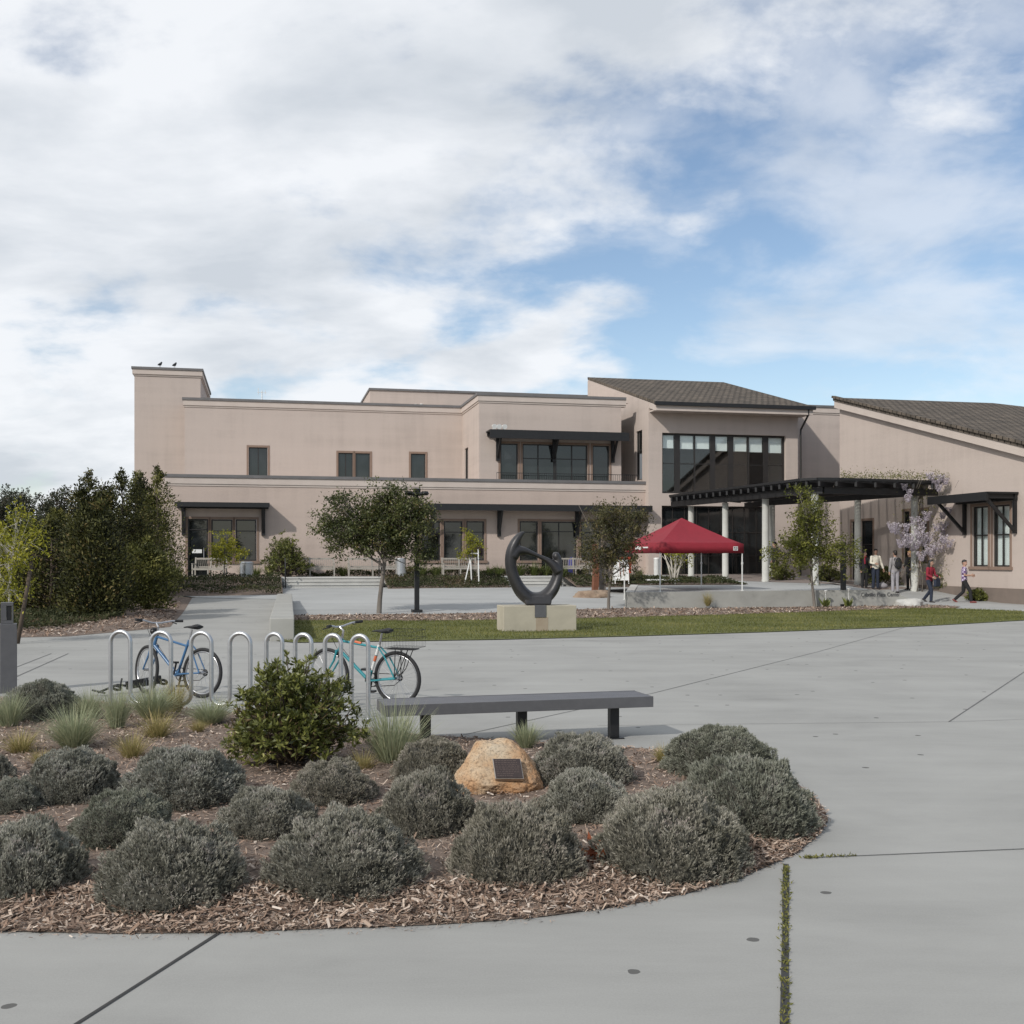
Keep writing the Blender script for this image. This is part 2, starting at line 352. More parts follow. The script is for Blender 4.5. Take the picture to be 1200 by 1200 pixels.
M['conifer'] = leafmat('conifer_leaf', [(0, (.011, .013, .005)), (.42, (.044, .048, .014)), (.8, (.108, .108, .030)), (1, (.165, .125, .05))], .65, .12, .25)
M['olive'] = leafmat('olive_leaf', [(0, (.035, .040, .010)), (.5, (.115, .120, .032)), (1, (.22, .205, .06))], .6, .2, .3)
M['yellowleaf'] = leafmat('yellow_leaf', [(0, (.12, .13, .012)), (.5, (.27, .27, .025)), (1, (.42, .38, .05))], .55, .35, .3)
M['strap'] = leafmat('strap_leaf', [(0, (.045, .065, .016)), (.6, (.11, .14, .035)), (1, (.25, .26, .08))], .5, .25, .4)
M['spring'] = leafmat('spring_leaf', [(0, (.040, .048, .008)), (.5, (.115, .125, .022)), (1, (.24, .24, .05))], .6, .28, .3)
M['cover'] = leafmat('cover_leaf', [(0, (.028, .035, .014)), (.6, (.068, .076, .032)), (1, (.13, .085, .052))], .65, .2, .25)
M['grassblade'] = leafmat('lawn_blade', [(0, (.085, .095, .022)), (.6, (.165, .175, .048)), (1, (.30, .27, .10))], .6, .3, .25)
M['wist'] = leafmat('wisteria_flower', [(0, (.40, .36, .42)), (.6, (.66, .60, .66)), (1, (.82, .79, .79))], .7, .35, .2)
M['dead'] = leafmat('dead_leaf', [(0, (.20, .06, .03)), (.6, (.34, .11, .05)), (1, (.45, .22, .10))], .7, .2, .2)
M['far'] = leafmat('eucalypt_leaf', [(0, (.028, .034, .020)), (.6, (.062, .070, .042)), (1, (.105, .085, .06))], .7, .15, .2)
# ------------------------------------------------------------------ camera, world, sun
cam = bpy.data.cameras.new('camera'); co = bpy.data.objects.new('camera', cam); COL.objects.link(co)
cam.sensor_width = 36; cam.lens = 39.0; cam.shift_y = 55/1200; cam.clip_end = 6000; cam.clip_start = .05
co.location = (0, 0, EYE); co.rotation_euler = (R(90), 0, 0); SC.camera = co
SC.view_settings.view_transform = 'Standard'; SC.view_settings.look = 'None'; SC.view_settings.exposure = 0.36; SC.view_settings.gamma = 1
SC.cycles.max_bounces = 6; SC.cycles.transparent_max_bounces = 12
EL = R(35); SH = Vector((-1.0036, -1.2465, 0)).normalized(); SUN = Vector((SH.x*math.cos(EL), SH.y*math.cos(EL), math.sin(EL)))
sl = bpy.data.lights.new('sun', 'SUN'); sl.energy = 2.35; sl.angle = R(1.6); sl.color = (1, .955, .89)
so = bpy.data.objects.new('sun', sl); COL.objects.link(so); so.rotation_euler = SUN.to_track_quat('Z', 'Y').to_euler(); so.location = (0, 0, 60)
W = bpy.data.worlds.new('World'); SC.world = W; W.use_nodes = True
t = W.node_tree; t.nodes.clear(); L = t.links.new
out = node(t, 'ShaderNodeOutputWorld'); bg = node(t, 'ShaderNodeBackground'); bg.inputs['Strength'].default_value = .10
sk = node(t, 'ShaderNodeTexSky', sky_type='NISHITA'); sk.sun_disc = False; sk.sun_elevation = EL; sk.sun_rotation = math.atan2(SH.x, SH.y)
sk.air_density = 1.0; sk.dust_density = .5; sk.ozone_density = 1.0; sk.altitude = 20
L(sk.outputs[0], bg.inputs['Color'])
tc = node(t, 'ShaderNodeTexCoord'); sp = node(t, 'ShaderNodeSeparateXYZ'); L(tc.outputs['Generated'], sp.inputs[0])
def mth(op, a, b=None, c=None, clamp=False):
    n = node(t, 'ShaderNodeMath', operation=op); n.use_clamp = clamp
    for i, v in enumerate((a, b, c)):
        if v is None: continue
        if isinstance(v, (int, float)): n.inputs[i].default_value = v
        else: L(v, n.inputs[i])
    return n.outputs[0]
zc = mth('MAXIMUM', sp.outputs['Z'], 0.0)
den = mth('ADD', zc, .26)
pxn = mth('DIVIDE', sp.outputs['X'], den); pyn = mth('DIVIDE', sp.outputs['Y'], den)
cv = node(t, 'ShaderNodeCombineXYZ'); L(pxn, cv.inputs[0]); L(pyn, cv.inputs[1])
def wnoise(scale, detail, rough, off, dist=.0, stretch=(1, 1, 1)):
    mp = node(t, 'ShaderNodeMapping'); mp.inputs['Location'].default_value = off; mp.inputs['Scale'].default_value = stretch; L(cv.outputs[0], mp.inputs['Vector'])
    n = node(t, 'ShaderNodeTexNoise'); setin(n, Scale=scale, Detail=detail, Roughness=rough, Distortion=dist); L(mp.outputs[0], n.inputs['Vector']); return n.outputs['Fac']
n1 = wnoise(2.9, 10, .55, (3.1, 1.7, 0), .15); n2 = wnoise(2.4, 10, .55, (2.3, 6.2, 2), .2, (1, 1, 1))
az = mth('DIVIDE', sp.outputs['X'], mth('MAXIMUM', sp.outputs['Y'], .05))          # more cloud to the left, a clearing on the right
bias = mth('MULTIPLY_ADD', az, -.36, .045)
bias = mth('MINIMUM', mth('MAXIMUM', bias, -.16), .15)
# the upper sky closes over again
up = mth('MULTIPLY', mth('MAXIMUM', mth('SUBTRACT', sp.outputs['Z'], .30), 0), .35)
# a lower clearing on the right and centre-right
lowc = mth('MULTIPLY', mth('MULTIPLY', mth('MAXIMUM', mth('MINIMUM', mth('MULTIPLY_ADD', az, 5.0, -.05), 1.0), 0.0), mth('MAXIMUM', mth('MINIMUM', mth('MULTIPLY_ADD', sp.outputs['Z'], -9.0, 3.0), 1.0), 0.0)), -.27)
dens = mth('ADD', mth('ADD', mth('ADD', n1, bias), up), lowc)
mr = node(t, 'ShaderNodeMapRange', interpolation_type='SMOOTHSTEP'); L(dens, mr.inputs[0]); mr.inputs[1].default_value = .385; mr.inputs[2].default_value = .61
mr2 = node(t, 'ShaderNodeMapRange', interpolation_type='SMOOTHSTEP'); L(n2, mr2.inputs[0]); mr2.inputs[1].default_value = .41; mr2.inputs[2].default_value = .62; mr2.inputs[4].default_value = .56
fac = mth('MULTIPLY', mth('MAXIMUM', mr.outputs[0], mr2.outputs[0]), .96)
# thin pale air near the horizon
hz = mth('POWER', mth('SUBTRACT', 1.0, zc), 14); fac = mth('MAXIMUM', fac, mth('MULTIPLY', hz, .55), clamp=True)
n3 = wnoise(2.6, 8, .55, (1.3, 9.7, 1), .2, (.8, 1.1, 1))
sh = node(t, 'ShaderNodeValToRGB'); L(n3, sh.inputs[0])
e = sh.color_ramp.elements; e[0].position = .33; e[0].color = (.55, .59, .64, 1); e[1].position = .57; e[1].color = (.80, .82, .85, 1)
cb = node(t, 'ShaderNodeBackground'); cb.inputs['Strength'].default_value = .90; L(sh.outputs[0], cb.inputs['Color'])
mx = node(t, 'ShaderNodeMixShader'); L(fac, mx.inputs[0]); L(bg.outputs[0], mx.inputs[1]); L(cb.outputs[0], mx.inputs[2]); L(mx.outputs[0], out.inputs['Surface'])
# ------------------------------------------------------------------ ground sheets
def sheet(name, poly, zf, off, step, mat, label=None, kind='structure', world=None, edge=0):
    bm = bmesh.new(); vs = [bm.verts.new((x, y, 0)) for x, y in poly]; bm.faces.new(vs); bm.normal_update()
    bmesh.ops.triangulate(bm, faces=bm.faces, ngon_method='EAR_CLIP')
    xs = [p[0] for p in poly]; ys = [p[1] for p in poly]
    if step:
        for ax, lo, hi in ((0, min(xs), max(xs)), (1, min(ys), max(ys))):
            c = lo + step
            while c < hi - 1e-3:
                bmesh.ops.bisect_plane(bm, geom=bm.verts[:]+bm.edges[:]+bm.faces[:], plane_co=(c, 0, 0) if ax == 0 else (0, c, 0), plane_no=(1, 0, 0) if ax == 0 else (0, 1, 0)); c += step
    for v in bm.verts: v.co.z = zf(v.co.x, v.co.y) + off
    bmesh.ops.recalc_face_normals(bm, faces=bm.faces)
    if sum(f.normal.z for f in bm.faces) < 0: bmesh.ops.reverse_faces(bm, faces=bm.faces)
    me = bpy.data.meshes.new(name); bm.to_mesh(me); bm.free(); me.materials.append(mat)
    o = bpy.data.objects.new(name, me); COL.objects.link(o); tag(o, label, None, None, kind); return o
def smooth_poly(pts, k=4):
    P = [Vector((*p, 0)) for p in pts]; n = len(P); o = []
    for i in range(n):
        a, b, c, d = P[i-1], P[i], P[(i+1) % n], P[(i+2) % n]
        for j in range(k):
            u = j/k
            q = .5*((2*b) + (c-a)*u + (2*a-5*b+4*c-d)*u*u + (3*b-a-3*c+d)*u**3); o.append((q.x, q.y))
    return o
def inside(poly, x, y):
    r = False; j = len(poly)-1
    for i in range(len(poly)):
        xi, yi = poly[i]; xj, yj = poly[j]
        if (yi > y) != (yj > y) and x < (xj-xi)*(y-yi)/(yj-yi)+xi: r = not r
        j = i
    return r
def scatter(poly, n):
    xs = [p[0] for p in poly]; ys = [p[1] for p in poly]; o = []
    while len(o) < n:
        x = random.uniform(min(xs), max(xs)); y = random.uniform(min(ys), max(ys))
        if inside(poly, x, y): o.append((x, y))
    return o
sheet('ground', [(-1500, -200), (1500, -200), (1500, 3000), (-1500, 3000)], lambda x, y: -.06, 0, 0, M['earth'])
lawn_front = [G(px, py) for px, py in ((322, 751), (345, 753.5), (420, 752.5), (583, 750), (740, 746), (900, 741), (1050, 735.6), (1200, 728), (1290, 724))]
lawn_back = [(20.6, 35.4), (19.2, 35.8), (16.9, 36.8), (15.2, 38.3), (14.0, 38.5), (8.6, 35.6), (2.8, 33.0), (-1.9, 31.6), (-6.4, 31.8), (-6.1, 30.0)]
W1a = (-5.05, 24.35); W1b = (-8.4, 41.0)       # seat wall beside the ramp path
# forecourt pavement and the rising path on its left
fore = [(-40, 1), (40, 1), (40, 40), (20.7, 35.4)] + lawn_front[::-1] + [(W1a[0]-.3, W1a[1]), (-8.9, 42.2), (-13.4, 43.4), (-9.9, 29.0), (-11.2, 26.4), (-14, 25.4), (-22, 24.6), (-40, 24)]
sheet('pavement', fore, gf, 0, 1.5, M['concrete'])
sheet('lawn', lawn_front + lawn_back, gf, .015, 1.0, M['lawn'])
mulch_edge = [(-7.35, 34.6), (-2.2, 35.2), (.6, 36.4), (2.6, 37.4), (3.9, 37.95)]
strip = lawn_back[::-1][1:] + []
strip = [(-6.6, 31.8), (-1.9, 31.6), (2.8, 33.0), (8.6, 35.6), (14.0, 38.5), (15.3, 38.4), (16.0, 39.6), (15.45, 40.75), (3.95, 38.25), (3.9, 37.95), (2.6, 37.4), (.6, 36.4), (-2.2, 35.2), (-7.2, 34.4)]
sheet('mulch_strip', strip, gf, .02, .8, M['soil'])
# upper plaza between the lawn and the steps
uL = U(331, -4.35); plz = [(-7.2, 34.4), (-2.2, 35.2), (.6, 36.4), (2.6, 37.4), (3.95, 38.1), (5.05, 46.4), LW(22.4, -6.8), LW(22.4, -4.4), LW(-1, -4.4), (-12.3, 43.2), (-8.9, 42.2)]
sheet('upper_plaza', plz, gl, .008, 1.5, M['concrete2'])
# raised terrace on the right and the path that leads down to the lawn
tr = [(4.1, 38.2), (15.4, 40.72), (16.0, 39.55), (15.35, 38.45), (16.95, 36.85), (19.2, 35.82), (20.65, 35.42), (40, 40.05), (40, 62), LW(33, 2), LW(21.7, 2), LW(22.3, -6.8), (5.15, 46.4)]
sheet('right_terrace', tr, gR, .01, 1.0, M['concrete2'])
sheet('brick_walk', [(10.2, 49.2), (13.1, 46.2), (17.1, 47.6), (16.2, 53), LW(33, -.2), LW(24.5, -.2), (9.4, 52.6)], gR, .016, 1.0, M['brick'])
# near planting bed
bed = [(-9.5, 4.9), (-4, 5.22)] + [G(px, py) for px, py in ((0, 1092), (130, 1095), (250, 1094), (400, 1088.5), (500, 1085), (580, 1080), (637, 1075), (725, 1063), (808, 1047), (875, 1026), (933, 1001), (958, 980), (970, 962), (966, 948), (952, 932), (925, 912), (890, 898), (830, 886), (760, 878), (680, 873), (600, 868), (520, 863), (440, 857), (400, 850), (300, 838), (200, 829), (100, 822), (0, 818))] + [(-9.5, 14.0)]
def edge_dist(poly, x, y):
    best = 1e9; n_ = len(poly)
    for i in range(n_):
        ax_, ay_ = poly[i]; bx_, by_ = poly[(i+1) % n_]; dx, dy = bx_-ax_, by_-ay_; l2 = dx*dx+dy*dy
        t_ = max(0, min(1, ((x-ax_)*dx+(y-ay_)*dy)/l2)) if l2 else 0; best = min(best, (x-ax_-dx*t_)**2+(y-ay_-dy*t_)**2)
    return math.sqrt(best)
def bed_h(x, y): return (.05*noise.noise(Vector((x*.9, y*.9, 3)))*.8 + .045)*ss(0, .5, edge_dist(bed, x, y))
sheet('planting_bed', bed, lambda x, y: max(.002, bed_h(x, y)), .004, .35, M['soil'])
# left planting bed along the path
lbed = [(-40, 23.2), (-22, 23.75), (-14, 24.5), (-10.3, 25.7), (-9.0, 29.2), (-12.4, 43.0), LW(-1, -6), LW(-4, -4.4), (-24, 60), (-45, 60)]
def lb_h(x, y): return gl(x, y) + (.12*ss(0, 6, (y-25.5)) + .05 + .04*noise.noise(Vector((x*.7, y*.7, 1))))*ss(0, 1.0, edge_dist(lbed, x, y))
sheet('left_bed', lbed, lb_h, .006, 1.2, M['soil'])
# beds before the terrace (building coordinates)
def bedsheet(name, u0, u1, v0, v1, z0, z1):
    o = sheet(name, [(u0, v0), (u1, v0), (u1, v1), (u0, v1)], lambda u, v: lerp(z0, z1, (v-v0)/(v1-v0)), 0, .6, M['soil']); o.matrix_world = BM; return o
uM0, uM1 = U(452, -5.5), U(594, -5.5); uS2 = U(660, -4.5)
bedsheet('terrace_bed_left', -4.5, uL-.05, -9.6, -4.32, .34, 1.0)
bedsheet('terrace_bed_middle', uM0, uM1, -6.6, -4.32, .46, 1.0)
bedsheet('terrace_bed_right', uS2, 22.2, -7.2, -4.32, .46, 1.0)
# facade terrace and its steps
def struct(mb, name, mat, bevel=0):
    o = mb.build(name, mat, None, bevel=bevel); o.matrix_world = BM; o['kind'] = 'structure'; return o
struct(MB().box(-6, 21.6, -4.3, .3, .3, .91).box(-6, 21.6, -4.335, .3, .912, .95), 'terrace', M['ctop'], .006)
s = MB()
for a, b in ((uL+.05, uM0-.05), (uM1+.1, uS2-.1)):
    for k in range(2):
        s.box(a, b, -4.3-.35*(k+1), -4.3-.35*k-.002, .3, .91-.15*(k+1)); s.box(a, b, -4.335-.35*(k+1), -4.3-.35*k-.003, .912-.15*(k+1), .95-.15*(k+1))
struct(s, 'steps', M['ctop'], .01)
# joints in the pavement
def strip_sheet(name, p, q, w, mat, off=.004):
    a = Vector((*p, 0)); b = Vector((*q, 0)); d = (b-a).normalized(); n = Vector((-d.y, d.x, 0))*w/2
    k = max(2, int((b-a).length/.5)); vs = []
    for i in range(k+1):
        c = a.lerp(b, i/k); wob = 1+.25*noise.noise(c*2.3)
        for s_ in (1, -1):
            v = c+n*s_*wob; vs.append((v.x, v.y, gl(v.x, v.y)+off))
    o = MB().add(vs, [(2*i, 2*i+1, 2*i+3, 2*i+2) for i in range(k)]).build(name, mat); o['kind'] = 'structure'; return o
J = [((258, 1093), (20, 1245), .020, 'joint'), ((942, 1006), (2400, 945), .010, 'joint'), ((1112, 846), (1330, 693.5+8), .016, 'jointlt'), ((700, 850.5), (1112, 846), .008, 'jointlt'), ((1112, 846), (1700, 828), .008, 'jointlt'),
     ((540, 862), (765, 812.5), .014, 'jointlt'), ((765, 812.5), (958, 764), .014, 'jointlt'), ((958, 764), (1060, 735.5), .014, 'jointlt'), ((-30, 815), (80, 766), .026, 'jointlt'), ((-30, 801), (60, 766), .024, 'jointlt')]
for a, b, w, m in J: strip_sheet('pavement_joint', G(*a), G(*b), w, M[m])
strip_sheet('pavement_joint', G(921, 1013), G(918.5, 1290), .034, M['joint'])
# weeds in the straight joint, chips and litter
def stuff(name, arr, mat, label, tint):
    o = np_obj(name, arr[0], arr[1], mat, None, tint); tag(o, label, None, None, 'stuff'); return o
P = []; a = G(921, 1016); b = G(918.6, 1290)
for i in range(520):
    tt = random.random(); P.append((lerp(a[0], b[0], tt)+random.gauss(0, .011), lerp(a[1], b[1], tt), .004))
ca = G(945, 1006); cb_ = G(1010, 1003)
for i in range(120):
    tt = random.random()**2*.9; P.append((lerp(ca[0], cb_[0], tt)+random.gauss(0, .012), lerp(ca[1], cb_[1], tt)+random.gauss(0, .008), .004))
P = np.array(P); D = rnd_dir(len(P)); D[:, 2] = np.abs(D[:, 2])*.7+.15
stuff('joint_weeds', leaf_arrays(P, D, RS.uniform(.012, .03, len(P)), RS.uniform(.006, .012, len(P))), M['olive'], 'small weeds and moss growing in the pavement joint', RS.uniform(.3, 1, len(P)))
def chips(poly, n, zf, L0, L1, label, mat=M['chips'], asp=.24, up=.0):
    p = np.array(scatter(poly, n)); z = np.array([zf(x, y) for x, y in p]) + RS.uniform(.003, .028, n) + up
    P = np.column_stack([p, z]); D = rnd_dir(n); D[:, 2] *= .38; Ln = RS.uniform(L0, L1, n)*RS.uniform(.5, 1.2, n)
    D = nrm(D); S = np.cross(D, np.array([[0, 0, 1.0]])) ; S = nrm(S + rnd_dir(n)*.5); h = (Ln*RS.uniform(.12, asp*1.6, n))[:, None]*.5; d = D*Ln[:, None]*.5
    e = RS.uniform(.4, 1.0, (n, 1))
    v = np.stack([P-d-S*h, P-d+S*h*e, P+d+S*h, P+d-S*h*e], 1).reshape(-1, 3)
    return stuff('wood_chips', (v, np.arange(4*n).reshape(n, 4)), mat, label, np.clip(RS.beta(1.6, 2.0, n), 0, 1))
chips(bed, 85000, lambda x, y: max(.002, bed_h(x, y)), .014, .055, 'brown bark chip mulch covering the near planting bed')
near = [G(px, py) for px, py in ((-40, 1093), (250, 1095), (400, 1089), (580, 1081), (640, 1075.5), (725, 1064), (808, 1048), (875, 1027), (933, 1002), (959, 981), (971, 962), (952, 934), (880, 985), (600, 1040), (300, 1050), (-40, 1050))]
chips(near, 17000, lambda x, y: max(.002, bed_h(x, y)), .012, .065, 'pale coarse bark chips along the front edge of the near bed')
sp_ = [G(px, py) for px, py in ((-60, 1104), (250, 1102), (400, 1097), (640, 1083), (808, 1054), (930, 1010), (975, 966), (970, 958), (930, 998), (808, 1044), (640, 1072), (400, 1086), (250, 1092), (-60, 1092))]
chips(sp_, 650, lambda x, y: 0, .006, .028, 'stray bark chips spilled onto the pavement edge')
chips(strip, 9000, lambda x, y: gf(x, y)+.01, .06, .16, 'reddish bark mulch strip behind the lawn')
lb_near = [(-22, 23.8), (-14, 24.5), (-10.3, 25.8), (-9.05, 29.2), (-12.2, 41), (-13.4, 41), (-10.6, 31), (-11.6, 27.2), (-16, 25.8), (-22, 25)]
chips(lb_near, 5000, lambda x, y: lb_h(x, y)+.02, .05, .14, 'reddish bark mulch edging the left bed')
# lawn blades
gp = np.array(scatter(lawn_front[:-1] + lawn_back[2:], 52000)); n = len(gp)
gz = np.array([gf(x, y) for x, y in gp]) + .015
D = rnd_dir(n); D[:, 2] = np.abs(D[:, 2]) + .9
clump = np.array([noise.noise(Vector((x*.55, y*.9, 5))) for x, y in gp])
stuff('lawn_grass', leaf_arrays(np.column_stack([gp, gz]), D, RS.uniform(.03, .07, n), RS.uniform(.008, .016, n)), M['grassblade'], 'short mown green lawn grass behind the pavement', np.clip(.5+clump*.6+RS.normal(0, .18, n), 0, 1))
# ------------------------------------------------------------------ the building
B = thing('campus_building', 'long beige stucco building with flat parapets and two brown tiled shed roofs', 'building', (AX, AY, 0), ANG)
def panel(mb, u0, u1, z0, z1, v, ops, dep=.16, axis='u', out_=-1, mi=0):
    """wall sheet at v (axis u) or at u=v (axis v) with openings (a,b,z0,z1) and their reveals; out_ = side the outside is on"""
    P = (lambda a, z, d=0: (a, v - out_*d, z)) if axis == 'u' else (lambda a, z, d=0: (v - out_*d, a, z))
    us = sorted({u0, u1} | {x for o in ops for x in o[:2]}); zs = sorted({z0, z1} | {x for o in ops for x in o[2:4]})
    for i in range(len(us)-1):
        for j in range(len(zs)-1):
            a, b, c, d = us[i], us[i+1], zs[j], zs[j+1]
            if any(o[0] <= a+1e-6 and o[1] >= b-1e-6 and o[2] <= c+1e-6 and o[3] >= d-1e-6 for o in ops): continue
            mb.add([P(a, c), P(b, c), P(b, d), P(a, d)], [(0, 1, 2, 3)], mi)
    for a, b, c, d in ops:
        for p, q in (((a, c), (b, c)), ((b, c), (b, d)), ((b, d), (a, d)), ((a, d), (a, c))):
            mb.add([P(*p), P(*q), P(*q, dep), P(*p, dep)], [(0, 1, 2, 3)], mi)
    return mb
def wpart(name, mb, mat, bevel=0, parent=None):
    return mb.build(name, mat, parent or B, bevel=bevel)
def window(a, b, c, d, v, nx=1, nz=1, axis='u', out_=-1, dep=.13, trim=True, sill=False, fw=.06, glass='glass', name='window', xs=None, zs=None, wide=None):
    """frame with bars (part) and its pane (sub-part)"""
    P = (lambda a_, z, d_: (a_, v - out_*d_, z)) if axis == 'u' else (lambda a_, z, d_: (v - out_*d_, a_, z))
    def bx(mb, a0, a1, c0, c1, d0, d1, mi=0):
        p = P(a0, c0, d0); q = P(a1, c1, d1)
        mb.box(min(p[0], q[0]), max(p[0], q[0]), min(p[1], q[1]), max(p[1], q[1]), c0, c1, mi)
    f = MB(); g = .004
    bx(f, a+g, a+fw, c+g, d-g, dep-.07, dep); bx(f, b-fw, b-g, c+g, d-g, dep-.07, dep)
    bx(f, a+fw, b-fw, c+g, c+fw, dep-.068, dep-.002); bx(f, a+fw, b-fw, d-fw, d-g, dep-.068, dep-.002)
    xs = xs if xs is not None else [lerp(a, b, i/nx) for i in range(1, nx)]; zs = zs if zs is not None else [lerp(c, d, i/nz) for i in range(1, nz)]
    for k, x in enumerate(xs):
        w = (wide[k] if wide else .05)/2; bx(f, x-w, x+w, c+fw, d-fw, dep-.062, dep-.004)
    for z in zs: bx(f, a+fw, b-fw, z-.022, z+.022, dep-.056, dep-.006)
    o = wpart(name, f, M['frame'])
    p = MB(); bx(p, a+fw-.01, b-fw+.01, c+fw-.01, d-fw+.01, dep-.03, dep-.022); p.build('pane', M[glass], o)
    if trim:
        t_ = MB(); w = .11
        bx(t_, a-w, a-.002, c, d+w, -.022, .03); bx(t_, b+.002, b+w, c, d+w, -.022, .03); bx(t_, a-.001, b+.001, d+.002, d+w-.002, -.02, .03)
        if sill: bx(t_, a-w-.06, b+w+.06, c-.12, c-.003, -.075, .03)
        t_.build('trim', M['trim'], o)
    return o
def cornice(path, z0, z1, out_off, name='cornice'):
    """band + metal cap along wall tops; path of (u,v) with outward offset direction list"""
    mb = MB(); mc = MB(); n = len(path); q = [Vector((*p, 0)) for p in path]; off = []
    for i in range(n):
        ds = []
        for a, b in ((i-1, i), (i, i+1)):
            if 0 <= a and b < n:
                d = (q[b]-q[a]).normalized(); ds.append(Vector((d.y, -d.x, 0)))
        m = sum(ds, Vector()).normalized(); m = m/max(.35, m.dot(ds[0])); off.append(m)
    def ring(w0, w1, za, zb, target):
        vs = []
        for p, m in zip(q, off):
            a = p - m*w1; b = p + m*w0
            vs += [(a.x, a.y, za), (b.x, b.y, za), (b.x, b.y, zb), (a.x, a.y, zb)]
        fs = [(4*i+j, 4*i+(j+1) % 4, 4*(i+1)+(j+1) % 4, 4*(i+1)+j) for i in range(n-1) for j in range(4)] + [(3, 2, 1, 0), tuple(4*(n-1)+j for j in range(4))]
        target.add(vs, fs)
    h = z1-z0; ring(out_off*.45, .3, z0, z0+h*.18, mb); ring(out_off, .3, z0+h*.18+.001, z0+h*.74, mb); ring(out_off+.05, .32, z0+h*.74+.002, z1, mc)
    o = wpart(name, mb, M['band']); mc.build('metal_cap', M['cap'], o); return o
# --- ground-floor front
UF = U(758, 0); ZT = 5.86; zf = .5
def op(px0, px1, py0, py1, v, zmin=None):
    a, b = U(px0, v), U(px1, v); z1 = ZP(px0, py0, v); z0 = ZP(px0, py1, v) if zmin is None else zmin
    return (a, b, z0, z1)
W0 = [op(220, 244, 608, 0, 0, .96)] + [op(a, b, 608.5, 657.5, 0) for a, b in ((247.5, 272.5), (276, 300.5))]
W0 += [op(a, b, 610.5, 657, 0) for a, b in ((494, 516), (520, 542), (546.5, 567.5), (609, 630.5))] + [op(634.5, 676, 611, 0, 0, .96), op(681, 705, 611, 657, 0), op(709, 742, 611, 657, 0)]
w = panel(MB(), 0, UF, zf, ZT-.1, 0, W0)
w.add([(0, 0, zf), (0, 9, zf), (0, 9, ZT-.1), (0, 0, ZT-.1)], [(3, 2, 1, 0)]); w.add([(0, .02, ZT-.25), (UF, .02, ZT-.25), (UF, 9, ZT-.25), (0, 9, ZT-.25)], [(0, 1, 2, 3)])
wpart('wall', w, M['wall_low'])
cornice([(0, 8), (0, 0), (UF-.06, 0)], ZT-.55, ZT, .07)
for k, o_ in enumerate(W0):
    door = k in (0, 7)
    wd = window(*o_, 0, nx=1 if k != 7 else 2, nz=1, zs=([o_[2]+2.25] if door else [lerp(o_[2], o_[3], .72)]), sill=not door, name='door' if door else 'window', fw=.07)
    if k == 0:
        hd = MB(); a, b, c, d = o_; hd.tube([(b-.2, -.0, c+.8), (b-.2, -.06, c+.84), (b-.2, -.06, c+1.35), (b-.2, -.0, c+1.39)], .016); hd.build('handle', M['alloy'], wd)
        sg = MB(); sg.box(a+.2, b-.3, .085, .098, c+1.12, c+1.30); sg.build('door_sign', M['white'], wd)
# --- upper main block
U0, U1 = U(216.5, 6), U(542, 6); ZU = 10.38
W1 = [(*sorted((U(a, 6), U(b, 6))), 5.3, ZP(a, y, 6)) for a, b, y in ((291.5, 313.5, 524), (396.5, 413.5, 530.5), (416.5, 433.5, 531), (481.5, 498.5, 531.5))]
w = panel(MB(), U0, U1, 5.3, ZU-.1, 6, W1)
w.add([(U0, 6, 5.3), (U0, 16, 5.3), (U0, 16, ZU-.1), (U0, 6, ZU-.1)], [(3, 2, 1, 0)]); w.add([(U0, 6, ZU-.3), (U1, 6, ZU-.3), (U1+14, 18, ZU-.3), (U0, 18, ZU-.3)], [(0, 1, 2, 3)])
wpart('wall', w, M['wall'])
for k, o_ in enumerate(W1): window(*o_, 6, nx=2 if k < 2 else 1, zs=[6.15], fw=.05)
# --- balcony bay
UB0, UB1 = U(561.5, 1), U(728, 1)
sl_ = (V(544.6, UB0), V(548.6, UB0)); sl_ = (min(sl_), max(sl_))
W2 = [op(586.5, 607, 519.5, 560, 1, 5.5), op(612.5, 688.5, 520, 560, 1, 5.5), op(694.5, 714, 522, 560, 1, 5.5)]
w = panel(MB(), UB0, UB1, 5.3, ZU-.1, 1, W2); panel(w, 1, 6, 5.3, ZU-.1, UB0, [(sl_[0], sl_[1], 5.4, ZP(545, 524, 4.3))], axis='v')
w.add([(UB0, 1, ZU-.3), (UB1+.4, 1, ZU-.3), (UB1+.4, 12, ZU-.3), (UB0, 12, ZU-.3)], [(0, 1, 2, 3)])
wpart('wall', w, M['wall'])
window(sl_[0], sl_[1], 5.4, ZP(545, 524, 4.3), UB0, axis='v', trim=False)
a, b, c, d = W2[1]
for k, o_ in enumerate(W2):
    window(*o_, 1, zs=[d-.75] if k == 1 else [8.0], xs=[lerp(a, b, .24), lerp(a, b, .5), lerp(a, b, .76)] if k == 1 else None, wide=[.06, .16, .06])
cornice([(U0, 15), (U0, 6), (UB0, 6), (UB0, 1), (UB1+.25, 1)], ZU-.50, ZU, .08)
rl = MB()       # balcony railing on the parapet
ra, rb = U(582, .35), UF-.3
for z in (ZT+.02, ZT+.36): rl.bar((ra, .35, z), (rb, .35, z), .03, .03)
k = 0
while ra+.12*k < rb: rl.bar((ra+.12*k, .35, ZT-.2), (ra+.12*k, .35, ZT+.36), .014, .014); k += 1
wpart('balcony_railing', rl, M['dark'])
